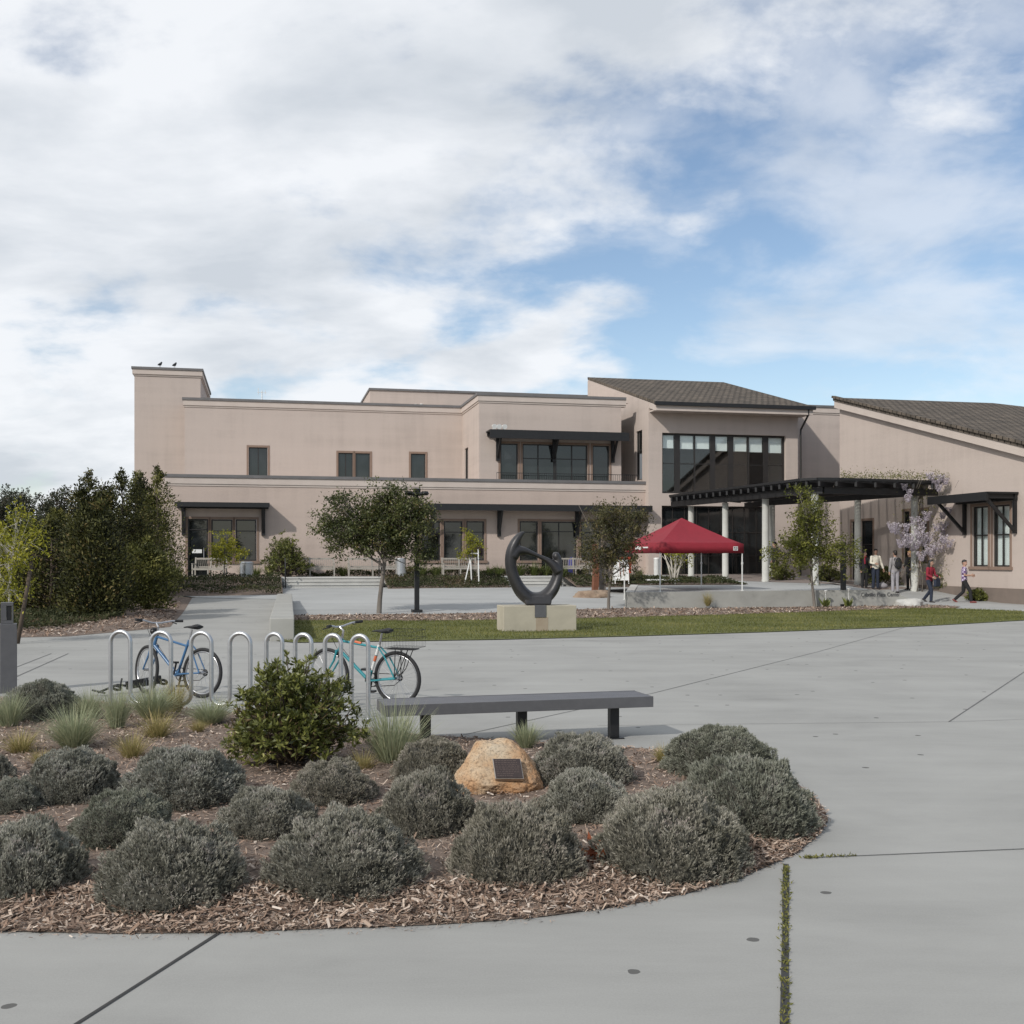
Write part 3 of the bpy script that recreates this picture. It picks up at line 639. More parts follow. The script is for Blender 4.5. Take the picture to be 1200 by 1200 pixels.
# --- canopies with brackets
def canopy(u0, u1, v, z, proj, brackets, drop=1.3, thick=.2, name='canopy'):
    m = MB(); m.box(u0, u1, v-proj, v-.01, z-.07, z)
    m.box(u0, u1, v-proj-.03, v-proj+.05, z-thick-.02, z-.005); m.box(u0+.15, u1-.15, v-proj*.55, v-proj*.55+.09, z-.24, z-.072)
    m.box(u0+.05, u1-.05, v-.14, v-.02, z-.26, z-.074)
    x = u0+.25
    while x < u1-.1: m.box(x, x+.07, v-proj+.06, v-.15, z-.19, z-.073); x += .55
    o = wpart(name, m, M['dark'])
    for bu in brackets:
        k = MB(); k.box(bu-.09, bu+.09, v-.14, v-.012, z-drop, z-.262)
        k.bar((bu, v-.09, z-drop+.14), (bu, v-proj+.12, z-.25), .10, .13); k.box(bu-.06, bu+.06, v-proj+.1, v-.145, z-.31, z-.195)
        k.build('bracket', M['dark'], o)
    return o
canopy(U(204.5, -1), U(316, -1), 0, ZP(205, 588, -1), 1.0, [U(215, -.2), U(308.5, -.2)], 1.55)
canopy(U(497, -1), UF-.05, 0, ZP(510, 590, -1), 1.0, [U(507, -.2), U(585.5, -.2), U(677, -.2), U(748, -.2)], 1.6, .3)
cb2 = canopy(U(574, 0), U(737, 0), 1, ZP(574, 503, 0), 1.05, [U(584, .8), U(652, .5), U(719, .8)], 1.5, .42)
fl = MB()
for px in (578, 583.5, 590):
    uu = U(px, .1); zz = ZP(574, 503, 0)
    fl.tube([(uu, .1, zz), (uu, .1, zz+.12)], .03); fl.tube([(uu, .16, zz+.2), (uu+.03, -.12, zz+.13)], [.06, .13], 12)
fl.build('floodlight', M['white'], cb2, auto=True)
# --- tower and penthouse
T0, T1 = U(157.5, 8), U(235, 8); ZTW = 12.25
w = MB(); w.box(T0, T1, 8, 17, 0, ZTW-.1); wpart('wall', w, M['wall'])
cornice([(T0, 17), (T0, 8), (T1, 8), (T1, 17)], ZTW-.48, ZTW, .1)
P0, P1 = U(433.5, 11), U(700, 11); w = MB(); w.box(P0, P1, 11, 17, 9, 11.85); w.box(U(497, 10.7), U(522, 10.7), 10.7, 10.995, 9.9, 11.1); wpart('wall', w, M['wall'])
mc = MB(); mc.box(P0-.06, P1, 10.93, 17, 11.852, 11.98); wpart('metal_cap', mc, M['cap'])
an = MB(); ua = U(307, 7.2); an.tube([(ua, 7.2, 10), (ua, 7.2, 11.05)], .025); an.tube([(ua-.25, 7.2, 10.95), (ua+.25, 7.2, 10.95)], .012)
an.tube([(ua-.2, 7.2, 10.8), (ua-.2, 7.2, 11.2)], .014); an.tube([(ua+.18, 7.2, 10.85), (ua+.18, 7.2, 11.1)], .012); wpart('antenna', an, M['white'])
vt = MB()
for px, h in ((483, .5), (487, .7), (491, .45), (494, .75)): uu = U(px, 8); vt.tube([(uu, 8, ZU-.3), (uu, 8, ZU-.05+h*.5)], .09)
wpart('roof_vent', vt, M['white'])
# --- entrance hall
E0, E1 = U(760, -.5), U(935, -.5); ve = -.5; vr = 10.7
def zs_(v, ze=9.55, pitch=.262): return ze + (v-ve)*pitch
WE = [op(776, 921, 507, 0, ve, ZP(776, 578, ve)), op(775.5, 902, 592.5, 0, ve, .86)]
w = panel(MB(), E0, E1, .5, 9.3, ve, WE, dep=.3)
slit = (V(745.5, E0), V(752.5, E0)); slit = (min(slit), max(slit)); zsl = ZP(745, 506, slit[1])
panel(w, ve, vr, .5, 9.3, E0, [(slit[0], slit[1], 6.0, zsl)], axis='v', out_=-1)
w.add([(E0, ve, 9.3), (E0, vr, 9.3), (E0, vr, 12.83), (E0, ve, 9.93)], [(0, 1, 2, 3)]); w.add([(E0, ve, 9.3), (E1, ve, 9.3), (E1, ve, 9.93), (E0, ve, 9.93)], [(0, 1, 2, 3)])
w.add([(E1, ve, .5), (E1, vr, .5), (E1, vr, 9.6), (E1, ve, 9.5)], [(0, 1, 2, 3)])
wpart('wall', w, M['wall'])
window(slit[0], slit[1], 6.0, zsl, E0, axis='v', trim=False, zs=[7.6])
a, b, c, d = WE[0]
px_m = [(792, 798.5), (815, 816.5), (834, 840), (855.3, 861.2), (878, 879.5), (896.3, 902.3)]
xs = [U((p+q)/2, ve) for p, q in px_m]; wide = [max(.07, U(q, ve)-U(p, ve)) for p, q in px_m]
we = window(a, b, c, d, ve, xs=xs, wide=wide, zs=[ZP(776, 542.5, ve)], dep=.26, trim=False, glass='clear', fw=.1)
sd = MB(); edges = [a+.1] + [x for p in zip([x-w_/2 for x, w_ in zip(xs, wide)], [x+w_/2 for x, w_ in zip(xs, wide)]) for x in p] + [b-.1]
zb = [525.6, 526, 525.5, 527.5, 527.5, 528, 528.5]
for i in range(7): sd.box(edges[2*i]+.03, edges[2*i+1]-.03, ve+.30, ve+.31, ZP(776, zb[i]-1.2, ve), d-.05)
sd.build('roller_shade', M['shade'], we)
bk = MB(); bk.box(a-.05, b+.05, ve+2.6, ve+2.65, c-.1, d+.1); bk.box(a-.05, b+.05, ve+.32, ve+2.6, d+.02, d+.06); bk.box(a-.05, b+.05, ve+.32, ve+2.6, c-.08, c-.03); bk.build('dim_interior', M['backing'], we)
a, b, c, d = WE[1]
de = window(a, b, c, d, ve, nx=9, zs=[c+2.35, c+1.1], dep=.28, trim=False, name='entrance_door', fw=.09)
nt_ = MB(); nu = U(829, ve); nt_.box(nu-.16, nu+.16, ve+.2, ve+.215, c+1.55, c+2.0); nt_.build('door_notice', M['white'], de)
# link wall behind
w = MB(); w.box(E1+.01, 44, 1.5, 8, .5, ZU-.1); wpart('wall', w, M['wall']); cornice([(E1+.02, 1.5), (44, 1.5)], ZU-.50, ZU, .08)
# --- roofs
def slab(mb, poly, th): mb.prism([(x, y, z-th) for x, y, z in poly], (0, 0, th)); return mb
vE = -1.55; uE0 = U(768, vE)-.0; uE1 = U(953, vE); zE = ZP(768, 470, vE)
uR1 = U(848, vr); zR = ZP(689, 442, vr); uR0 = uE0
rf = slab(MB(), [(uE0, vE, zE), (uE1, vE, zE), (uR1, vr, zR), (uR0, vr, zR)], .14)
slab(rf, [(uE1, vE, zE), (uE1, vr+3, zE), (uR1, vr, zR)], .13)
ro = wpart('roof', rf, M['roof'])
gt_ = MB(); gt_.box(uE0-.05, uE1+.1, vE-.13, vE-.005, zE-.20, zE-.02); gt_.build('gutter', M['dark'], ro)
fa = MB(); fa.box(uE0+.05, uE1, vE+.02, vE+.12, zE-.46, zE-.142); fa.box(uE0+.06, uE1-.02, vE+.121, ve+.3, zE-.44, zE-.36)
fa.prism([(uE0+.03, vE+.12, zE-.46), (uE0+.03, vE+.12, zE-.15), (uE0+.03, vr, zR-.15), (uE0+.03, vr, zR-.46)], (.14, 0, 0)); fa.build('fascia', M['band'], ro)
ds = MB(); du = U(936, ve-.1); ds.tube([(uE1-.25, vE+.05, zE-.2), (uE1-.25, vE+.05, zE-.45), (du+.12, ve-.1, zE-1.15), (du+.1, ve-.12, zE-1.5), (du+.1, ve-.12, .8)], .055, 10); ds.build('downpipe', M['frame'], ro)
# --- right wing, its long side turned to the left
UWR = 32.2; vW0 = -5.5; vW1 = -24.0; zH = 9.62; pit = .262
def zw(v): return zH + (v - vW0)*pit
def opv(px0, px1, z0, z1): p = sorted((V(px0, UWR), V(px1, UWR))); return (p[0], p[1], z0, z1)
v1160 = V(1160, UWR); s30 = F/LW(UWR, v1160)[1]
zwin1 = EYE + (HY-592.5)/s30; zwin0 = EYE + (HY-664)/s30
WW = [opv(1139.5, 1158, zwin0, zwin1), opv(1163.5, 1183.5, zwin0, zwin1), opv(998, 1003.5, .8, 3.6), opv(1009, 1023, .8, 3.6), opv(1059, 1066, 1.6, 3.9), opv(1079, 1087, 1.6, 3.9)]
vb = [vW1] + [-20.5, -17, -13.5, -10, vW0]
w = MB(); zlow = zw(vW1)-.3
panel(w, vW1, vW0, .1, zlow, UWR, WW, axis='v')
w.add([(UWR, vW1, zlow), (UWR, vW0, zlow), (UWR, vW0, zw(vW0)-.12), (UWR, vW1, zw(vW1)-.12)], [(0, 1, 2, 3)])
w.add([(UWR, vW0, .1), (48, vW0, .1), (48, vW0, zH-.1), (UWR, vW0, zH-.1)], [(0, 1, 2, 3)]); w.add([(UWR, vW1, .1), (50, vW1, .1), (50, vW1, zlow+.15), (UWR, vW1, zlow+.15)], [(0, 1, 2, 3)])
wpart('wall', w, M['wall'])
pl = MB(); pl.box(UWR-.05, UWR+.05, vW1-.05, vW0-6.5, 0, .68); wpart('plinth', pl, M['plinth'])
for k, o_ in enumerate(WW):
    if k < 2:
        wn = window(*o_, UWR, axis='v', nx=2, zs=[lerp(o_[2], o_[3], .52)], sill=True, glass='clear', fw=.06)
        cu = MB(); cu.box(UWR+.19, UWR+.2, o_[0]+.05, o_[1]-.05, o_[2]+.02, lerp(o_[2], o_[3], .98)); cu.build('curtain', M['shade'], wn)
    else: window(*o_, UWR, axis='v', nx=1, name='door' if k < 4 else 'window', trim=True, zs=[lerp(o_[2], o_[3], .6)])
ur1 = U(1166, vW0); ov = .28
rf = slab(MB(), [(UWR-ov, vW1-.6, zw(vW1-.6)+.1), (ur1+14, vW1-.6, zw(vW1-.6)+.1), (ur1, vW0+.15, zw(vW0+.15)+.1), (UWR-ov, vW0+.15, zw(vW0+.15)+.1)], .16)
slab(rf, [(ur1+14, vW1-.6, zw(vW1-.6)+.1), (ur1+10, vW0+5, zw(vW0)-2.0), (ur1, vW0+.15, zw(vW0+.15)+.1)], .15)
ro2 = wpart('roof', rf, M['roof'])
fa = MB(); fa.prism([(UWR-ov+.04, vW1-.55, zw(vW1-.55)-.40), (UWR-ov+.04, vW1-.55, zw(vW1-.55)-.062), (UWR-ov+.04, vW0+.1, zw(vW0+.1)-.062), (UWR-ov+.04, vW0+.1, zw(vW0+.1)-.40)], (ov-.045, 0, 0)); fa.build('fascia', M['band'], ro2)
tl = MB(); tl.bar((UWR-ov+.02, vW1-.6, zw(vW1-.6)+.13), (UWR-ov+.02, vW0+.15, zw(vW0+.15)+.13), .2, .11); tl.build('ridge_tile', M['roof'], ro2)
# canopy over the wing windows
vc0, vc1 = sorted((V(1122, UWR-.0), V(1194, UWR))); zc_ = EYE + (HY-579.5)/s30
m = MB(); pr = 1.35; m.box(UWR-pr, UWR-.01, vc0, vc1, zc_-.07, zc_); m.box(UWR-pr-.03, UWR-pr+.06, vc0, vc1, zc_-.32, zc_-.005)
m.box(UWR-.13, UWR-.02, vc0+.05, vc1-.05, zc_-.3, zc_-.072)
y = vc0+.1
while y < vc1-.1: m.box(UWR-pr+.07, UWR-.135, y, y+.08, zc_-.24, zc_-.073); y += .5
cw = wpart('canopy', m, M['dark'])
for px in (1132, 1191):
    v_ = V(px, UWR); k = MB(); k.box(UWR-.13, UWR-.012, v_-.06, v_+.06, zc_-1.55, zc_-.305); k.bar((UWR-.08, v_, zc_-1.45), (UWR-pr+.1, v_, zc_-.28), .1, .11); k.build('bracket', M['dark'], cw)
# ------------------------------------------------------------------ pergola
PG = thing('pergola', 'dark timber pergola on round concrete columns curving before the glass entrance', 'pergola', (12, 50, .7))
def Pbuild(mb, name, mat, **k):
    o = mb.build(name, mat, PG, **k); o.matrix_parent_inverse = Matrix.Translation((-12, -50, -.7)); return o
cols = [(8.88, 55), (10, 52), (11.08, 48.5), (12.23, 44.8), (16.95, 46.7), (12.7, 54.2), (15.46, 49.6)]
for x, y in cols:
    z = gR(x, y); c = MB(); c.lathe([(.165, z-.02), (.165, z+.1), (.15, z+.12), (.145, 4.36), (.155, 4.42)], 20, (x, y, 0)); Pbuild(c, 'column', M['column'], auto=True)
pgp = [(7.95, 56.0), (8.5, 54.0), (9.5, 51.0), (10.6, 47.6), (11.55, 44.5), (12.1, 44.0), (13, 44.1), (17.75, 45.75), (16.6, 50.6), (15.0, 55.2), (12, 57.4), (9, 57.0)]
bp_ = [(8.1, 56.1), (8.8, 54.2), (9.9, 51.2), (10.98, 47.8), (11.95, 44.95), (12.5, 44.55), (17.7, 46.2)]
for i in range(len(bp_)-1):
    a, b = bp_[i], bp_[i+1]; Pbuild(MB().bar((*a, 4.56), (*b, 4.56), .16, .27), 'beam', M['dark'])
for a, b in (((12.0, 57), (12.8, 54.2)), ((12.8, 54.2), (15.46, 49.6)), ((15.46, 49.6), (16.9, 46.2))): Pbuild(MB().bar((*a, 4.55), (*b, 4.55), .15, .25), 'beam', M['dark'])
for i in range(len(pgp[:8])-1):
    a, b = pgp[i], pgp[i+1]; Pbuild(MB().bar((*a, 4.98), (*b, 4.98), .06, .10), 'edge_board', M['dark'])
def clip(poly, p, d):
    ts = []
    for i in range(len(poly)):
        a = Vector(poly[i]); b = Vector(poly[(i+1) % len(poly)]); e = b-a; den_ = d.x*e.y-d.y*e.x
        if abs(den_) < 1e-9: continue
        w_ = a-p; t_ = (w_.x*e.y-w_.y*e.x)/den_; s_ = (w_.x*d.y-w_.y*d.x)/den_
        if 0 <= s_ < 1: ts.append(t_)
    ts.sort(); return [(p+d*ts[i], p+d*ts[i+1]) for i in range(0, len(ts)-1, 2)]
for dv, z, w_, h, stp in ((Vector((SA*.3+.55, .82)).normalized(), 4.79, .09, .19, .52), (Vector((CA, SA*.4)).normalized(), 4.915, .055, .06, .155)):
    nv = Vector((-dv.y, dv.x)); c0 = Vector((12.5, 50.5)); k = -40
    while k < 40:
        for a, b in clip(pgp, c0+nv*(k*stp), dv):
            if (b-a).length > .4: Pbuild(MB().bar((a.x, a.y, z), (b.x, b.y, z), w_, h), 'rafter' if h > .1 else 'batten', M['dark'])
        k += 1
# ------------------------------------------------------------------ walls on the lawn side
rw = MB()
def wl(x, o=0): return (x + o*-.2164, wall_y(x) + o*.976)
a0 = wl(3.98); 
ww = thing('retaining_wall', 'low board-marked concrete retaining wall with raised lettering behind the mulch strip', 'wall', (a0[0], a0[1], 0))
ztop = .655
def wbuild(mb, name, mat, bevel=0):
    o = mb.build(name, mat, ww, bevel=bevel); o.matrix_parent_inverse = Matrix.Translation((-a0[0], -a0[1], 0)); return o
pts = [3.98 + (15.5-3.98)*i/20 for i in range(21)]
for i in range(20):
    p, q = wl(pts[i]), wl(pts[i+1]); p2, q2 = wl(pts[i], .32), wl(pts[i+1], .32)
    ht = lambda x: gR(x, wall_y(x)+.2)+.045
    rw.add([(*p, -.1), (*q, -.1), (*q2, -.1), (*p2, -.1), (*p, ht(pts[i])), (*q, ht(pts[i+1])), (*q2, ht(pts[i+1])), (*p2, ht(pts[i]))], [(0, 1, 5, 4), (4, 5, 6, 7), (2, 3, 7, 6)])
p, p2 = wl(3.98), wl(3.98, .32); rw.add([(*p, -.1), (*p2, -.1), (*p2, ztop), (*p, ztop)], [(0, 1, 2, 3)])
wbuild(rw, 'wall_face', M['cwall'])
rr = MB(); c0 = wl(3.98, .325); c1 = (4.98, 46.2); e0 = (c0[0]+.3, c0[1]+.06); e1 = (c1[0]+.3, c1[1])
rr.add([(*c0, -.1), (*e0, -.1), (*e1, 0), (*c1, 0), (*c0, ztop-.002), (*e0, ztop-.002), (*e1, ztop+.12), (*c1, ztop+.12)], [(0, 1, 5, 4), (1, 2, 6, 5), (2, 3, 7, 6), (3, 0, 4, 7), (4, 5, 6, 7)]); wbuild(rr, 'wall_return', M['ctop'])
tx = bpy.data.curves.new('lettering', 'FONT'); tx.body = 'Cabrillo Plaza Center'; tx.size = .205; tx.extrude = .006; tx.materials.append(M['grey_metal']); tx.space_character = 1.06
to = bpy.data.objects.new('lettering', tx); COL.objects.link(to)
dg = bpy.context.evaluated_depsgraph_get(); lm = bpy.data.meshes.new_from_object(to.evaluated_get(dg)); bpy.data.objects.remove(to)
lo = bpy.data.objects.new('lettering', lm); COL.objects.link(lo); lo.parent = ww; lo.matrix_parent_inverse = Matrix.Translation((-a0[0], -a0[1], 0))
wd = sum((v.co.x for v in lm.vertices), 0); wx = max(v.co.x for v in lm.vertices); kx = 1.55/wx
lx = 12.55; p = wl(lx, -.012); lo.matrix_basis = Matrix.Translation((p[0], p[1], .45)) @ Matrix.Rotation(math.atan(.2217), 4, 'Z') @ Matrix.Rotation(R(90), 4, 'X') @ Matrix.Diagonal((kx, 1, 1, 1))
# seat wall along the ramp
d = Vector((W1b[0]-W1a[0], W1b[1]-W1a[1])).normalized(); n = Vector((d.y, -d.x))*.265
s = MB(); k = 16; vs = []
for i in range(k+1):
    f = i/k; c = Vector(W1a).lerp(Vector(W1b), f); z = max(.5, gl(c.x, c.y)+.30)
    for sg, zz in ((-1, -.1), (1, -.1), (1, z), (-1, z)): vs.append((c.x+n.x*sg, c.y+n.y*sg, zz))
s.add(vs, [(4*i+j, 4*i+(j+1) % 4, 4*i+4+(j+1) % 4, 4*i+4+j) for i in range(k) for j in range(4)] + [(3, 2, 1, 0), tuple(4*k+j for j in range(4))])
o = s.build('seat_wall', M['cwall'], bevel=.02); tag(o, 'low grey concrete wall between the ramp path and the lawn corner', 'wall')
# ------------------------------------------------------------------ sculpture and pedestal
pz = Vector((-.45, 27.2, 0)); pc = 1.82; pd = .8
px_, py_ = G(583+7, 741); PR = thing('pedestal', 'sand-coloured stone block pedestal standing on the lawn', 'pedestal', (px_, py_, gl(px_, py_)), ANG)
m = MB(); m.box(0, 1.86, 0, pd, -.05, .645); m.build('stone_block', M['pedestal'], PR, bevel=.015)
m = MB(); m.box(.79, 1.07, -.022, -.002, .36, .645); m.box(.79, 1.07, -.022, .16, .6455, .66); m.build('plaque', M['grey_metal'], PR)
m = MB(); m.box(.82, 1.13, -.0045, -.001, 0, .355); m.build('stain', M['ruststain'], PR)
sx = 623; syb = 709.5; sc_ = 47.0
def S3(px, py, y=0): return ((px-sx)/sc_, y, (syb-py)/sc_)
SQ = thing('sculpture', 'dark bronze abstract ring sculpture with a curled crescent tip on the sand-coloured block', 'sculpture', (px_+.82*CA-.35*SA, py_+.82*SA+.35*CA, gl(px_, py_)+.648), R(4))
def spl(pts, k=6):
    o = []; n_ = len(pts)
    for i in range(n_-1):
        a, b, c, d_ = pts[max(0, i-1)], pts[i], pts[i+1], pts[min(n_-1, i+2)]
        for j in range(k):
            u = j/k; o.append(tuple(.5*((2*B_)+(C_-A_)*u+(2*A_-5*B_+4*C_-D_)*u*u+(3*B_-A_-3*C_+D_)*u**3) for A_, B_, C_, D_ in zip(a, b, c, d_)))
    o.append(tuple(pts[-1])); return o
main = [(613.5, 624, 1.0), (608.5, 627, 3.4), (603, 634.5, 5.4), (598.6, 645, 6.6), (597, 657, 6.9), (598.4, 670, 6.9), (603.5, 683.5, 7.2), (611, 695, 8.0), (621, 702, 8.2), (634, 702, 8.2), (644.5, 694, 7.4), (651, 682, 6.4), (653.8, 669, 5.6), (653, 658, 5.0), (651, 651, 4.4), (650.6, 648, 2.4)]
q = spl(main, 6); m = MB()
ys = [ -.10*math.cos(i/len(q)*math.pi*1.2) for i in range(len(q))]
m.tube([S3(a, b, y_) for (a, b, r_), y_ in zip(q, ys)], [r_/sc_ for a, b, r_ in q], 20, ell=([1.5]*len(q), (0, 1, 0)))
arm = [(599, 653, 7.0), (604, 646.5, 6.4), (612, 645.6, 4.6), (621, 648.2, 2.9), (630, 652, 2.5), (640, 657, 3.4), (647, 662.5, 4.6), (653, 671, 5.4)]
q = spl(arm, 5); m.tube([S3(a, b, lerp(-.09, .0, i/len(q))) for i, (a, b, r_) in enumerate(q)], [r_/sc_ for a, b, r_ in q], 16, ell=([1.35]*len(q), (0, 1, 0)))
m.ball(S3(651, 652.2, .07), (4.7/sc_, 6.5/sc_, 5.2/sc_), 20, 12); m.prism([S3(614.5, 709.2, -.24), S3(643.5, 709.2, -.24), S3(646, 699, -.2), S3(611, 699, -.2)], (0, .46, 0))
o = m.build('sculpture_body', M['bronze'], SQ, auto=True)
rm = o.modifiers.new('fuse', 'REMESH'); rm.mode = 'VOXEL'; rm.voxel_size = .022; sm = o.modifiers.new('smooth', 'SMOOTH'); sm.iterations = 3; sm.factor = .5; rm.use_smooth_shade = True
# ------------------------------------------------------------------ tent
Fx, Fy = 5.18, 38.95; TS = 3.3; TA = R(17); TCs, TSn = math.cos(TA), math.sin(TA)
TC = thing('canopy_tent', 'dark red pop-up canopy tent on white legs', 'tent', (Fx, Fy, .63), TA)
ev = 2.02-.63; vh = .34; el = ev+vh*.95
m = MB(); pk = (TS/2, TS/2, 3.24-.63+.08); rim = []
for i, (a, b) in enumerate((((0, 0), (TS, 0)), ((TS, 0), (TS, TS)), ((TS, TS), (0, TS)), ((0, TS), (0, 0)))):
    for j in range(8):
        f = j/8; rim.append((lerp(a[0], b[0], f), lerp(a[1], b[1], f)))
nR = len(rim); rows = []
def hgt(f, j):   # concave fabric between the hips
    e = abs((j % 8)-4)/4; return el + (pk[2]-el)*(f**1.12) - .05*(1-e)*4*f*(1-f)
for k in range(11):
    f = k/10; rows.append([(lerp(x, pk[0], f), lerp(y, pk[1], f), hgt(f, j)) for j, (x, y) in enumerate(rim)])
vs = [p for r_ in rows for p in r_]; fs = [(k*nR+j, k*nR+(j+1) % nR, (k+1)*nR+(j+1) % nR, (k+1)*nR+j) for k in range(10) for j in range(nR)]
m.add(vs, fs)
vs = [(x, y, el-.002) for x, y in rim] + [(x+.012*math.sin(j*2.1)*(1 if j % 8 else 0), y+.012*math.sin(j*1.7)*(1 if j % 8 else 0), ev-.012*abs(math.sin(j*.9))) for j, (x, y) in enumerate(rim)]
m.add(vs, [(j, (j+1) % nR, nR+(j+1) % nR, nR+j) for j in range(nR)])
cn = m.build('canopy', M['red'], TC, auto=True)
so_ = cn.modifiers.new('cloth', 'SOLIDIFY'); so_.thickness = .006
def flatmark(name, boxes, mat, par):
    m_ = MB()
    for b_ in boxes: m_.box(*b_)
    return m_.build(name, mat, par)
flatmark('logo_patch', [(TS-.42, TS-.24, -.016, -.008, ev+.08, ev+.23)], M['white'], cn)
flatmark('logo_mark', [(TS-.40, TS-.35, -.02, -.0165, ev+.15, ev+.21), (TS-.335, TS-.26, -.02, -.0165, ev+.15, ev+.17), (TS-.335, TS-.26, -.02, -.0165, ev+.185, ev+.205), (TS-.39, TS-.27, -.02, -.0165, ev+.10, ev+.125)], M['cap'], cn)
flatmark('brand_lettering', [(-.02, -.012, 1.75-.0, 2.1, ev+.14, ev+.25), (-.02, -.012, 1.55, 1.72, ev+.11, ev+.22), (-.02, -.012, .95, 1.45, ev+.17, ev+.22)], M['white'], cn)
for (x, y) in ((.04, .04), (TS-.04, .04), (TS-.04, TS-.04), (.04, TS-.04)):
    wx_, wy_ = Fx+x*TCs-y*TSn, Fy+x*TSn+y*TCs
    zg = (gl(wx_, wy_) if x < 1 and y > 1 else gR(wx_, wy_)+.012) - .63
    m = MB(); m.box(x-.017, x+.017, y-.017, y+.017, zg+.02, el); m.box(x-.04, x+.04, y-.04, y+.04, zg, zg+.02); m.box(x-.026, x+.026, y-.026, y+.026, ev-.42, ev-.34); m.build('leg', M['white'], TC)
tr_ = MB()
for a, b in (((.05, .05), (TS-.05, .05)), ((TS-.05, .05), (TS-.05, TS-.05)), ((TS-.05, TS-.05), (.05, TS-.05)), ((.05, TS-.05), (.05, .05))):
    for i in range(4):
        p = [lerp(a[0], b[0], i/4), lerp(a[1], b[1], i/4)]; q = [lerp(a[0], b[0], (i+1)/4), lerp(a[1], b[1], (i+1)/4)]
        tr_.bar((*p, el-.28), (*q, el-.02), .02, .02); tr_.bar((*p, el-.02), (*q, el-.28), .02, .02)
tr_.build('truss', M['white'], TC)
# ------------------------------------------------------------------ foreground bench
bl = Vector((-1.19, 10.36)); br = Vector((1.41, 11.05)); bdir = (br-bl).normalized(); BL = (br-bl).length
BN = thing('bench', 'long backless grey slatted bench on black square posts behind the boulder', 'bench', (bl.x, bl.y, 0), math.atan2(bdir.y, bdir.x))
m = MB(); nw = 5; bw = .52
for i in range(nw): m.box(.012, BL-.012, .02+i*(bw-.04)/nw+.003, .02+(i+1)*(bw-.04)/nw-.003, .385, .428)
m.build('plank', M['benchtop'], BN, bevel=.004)
m = MB(); m.box(0, BL, 0, .018, .325, .432); m.box(0, BL, bw-.018, bw, .325, .432); m.box(0, .011, .0185, bw-.0185, .325, .43); m.box(BL-.011, BL, .0185, bw-.0185, .325, .43); m.box(.02, BL-.02, .2, .26, .345, .383)
m.build('apron', M['grey_metal'], BN, bevel=.004)
for px in (498.5, 611.5, 719.5):
    tt = (px-600)/F; s_ = (tt*(bl.y+.17)-bl.x+.05)/(bdir.x-tt*bdir.y); m = MB(); m.box(s_-.047, s_+.047, .16, .25, .012, .345); m.box(s_-.085, s_+.085, .11, .30, .002, .012); m.build('leg', M['black'], BN, bevel=.004)
# ------------------------------------------------------------------ boulder with plaque
bx_, by_ = G(583, 936); BO = thing('boulder', 'orange-tan granite boulder with a bronze plaque set among the lavender', 'boulder', (bx_, by_+.20, -.035)); BO.scale = (1.12, 1.12, 1.0)
bm = bmesh.new(); bmesh.ops.create_icosphere(bm, subdivisions=6, radius=1)
prof = [(-.33, .0), (-.335, .17), (-.31, .25), (-.26, .35), (-.20, .44), (-.14, .475), (-.05, .475), (.02, .465), (.10, .455), (.18, .425), (.26, .365), (.31, .28), (.325, .16), (.32, 0)]
def top(x):
    for (a, b), (c, d_) in zip(prof[1:], prof[2:]):
        if a <= x <= c: return lerp(b, d_, (x-a)/(c-a))
    return .05
pn = Vector((.10, -.80, .52)).normalized()
for v in bm.verts:
    p = v.co.copy(); x = p.x*.335; zf_ = max(-.3, p.z); e = 0
    z = top(max(-.33, min(.324, x)))*(.5+.5*max(-1, p.z)**1) if zf_ > -1 else 0
    y = p.y*.30*(.62+.38*(1-max(0, zf_)))
    w_ = Vector((x, y, z-.03)); n_ = noise.fractal(w_*5+Vector((4, 1, 2)), .8, 2.2, 6)*.030 + (.5-noise.voronoi(w_*4.5)[0][0])*.055
    w_ += p.normalized()*n_
    # flattened face that carries the plaque
    dd = (w_-Vector((.065, -.200, .245))).dot(pn)
    if dd > 0 and abs(w_.x-.07) < .2: w_ -= pn*dd*.9
    v.co = w_
me = bpy.data.meshes.new('rock'); bm.to_mesh(me); bm.free(); me.materials.append(M['granite'])
o = bpy.data.objects.new('rock', me); COL.objects.link(o); o.parent = BO
xa = Vector((.235, .0, 0)).normalized(); up_ = Vector((-.13, .62, .78)).normalized(); nn = xa.cross(up_).normalized()
if nn.y > 0: nn = -nn
c = Vector((.068, -.222, .262)); m = MB(); m.prism([c-xa*.086-up_*.074, c+xa*.092-up_*.074, c+xa*.092+up_*.080, c-xa*.086+up_*.080], nn*.02); pq = m.build('plaque', M['plaque'], BO)
m = MB(); cc = c-nn*.03; m.prism([cc-xa*.092-up_*.079, cc+xa*.097-up_*.079, cc+xa*.097+up_*.085, cc-xa*.092+up_*.085], nn*.042); m.build('plaque_base', M['plaque_edge'], pq)
m = MB()
for r_ in range(9):
    x0 = -.076; z0 = .062-r_*.0155
    while x0 < .082:
        wl_ = random.uniform(.008, .022)
        if x0+wl_ > .082 or (r_ > 6 and x0 > .03): break
        p = c+nn*.0205+xa*x0+up_*z0; m.prism([p, p+xa*wl_, p+xa*wl_+up_*.0055, p+up_*.0055], nn*.0012); x0 += wl_+.005
m.build('lettering', M['plaque_text'], pq)
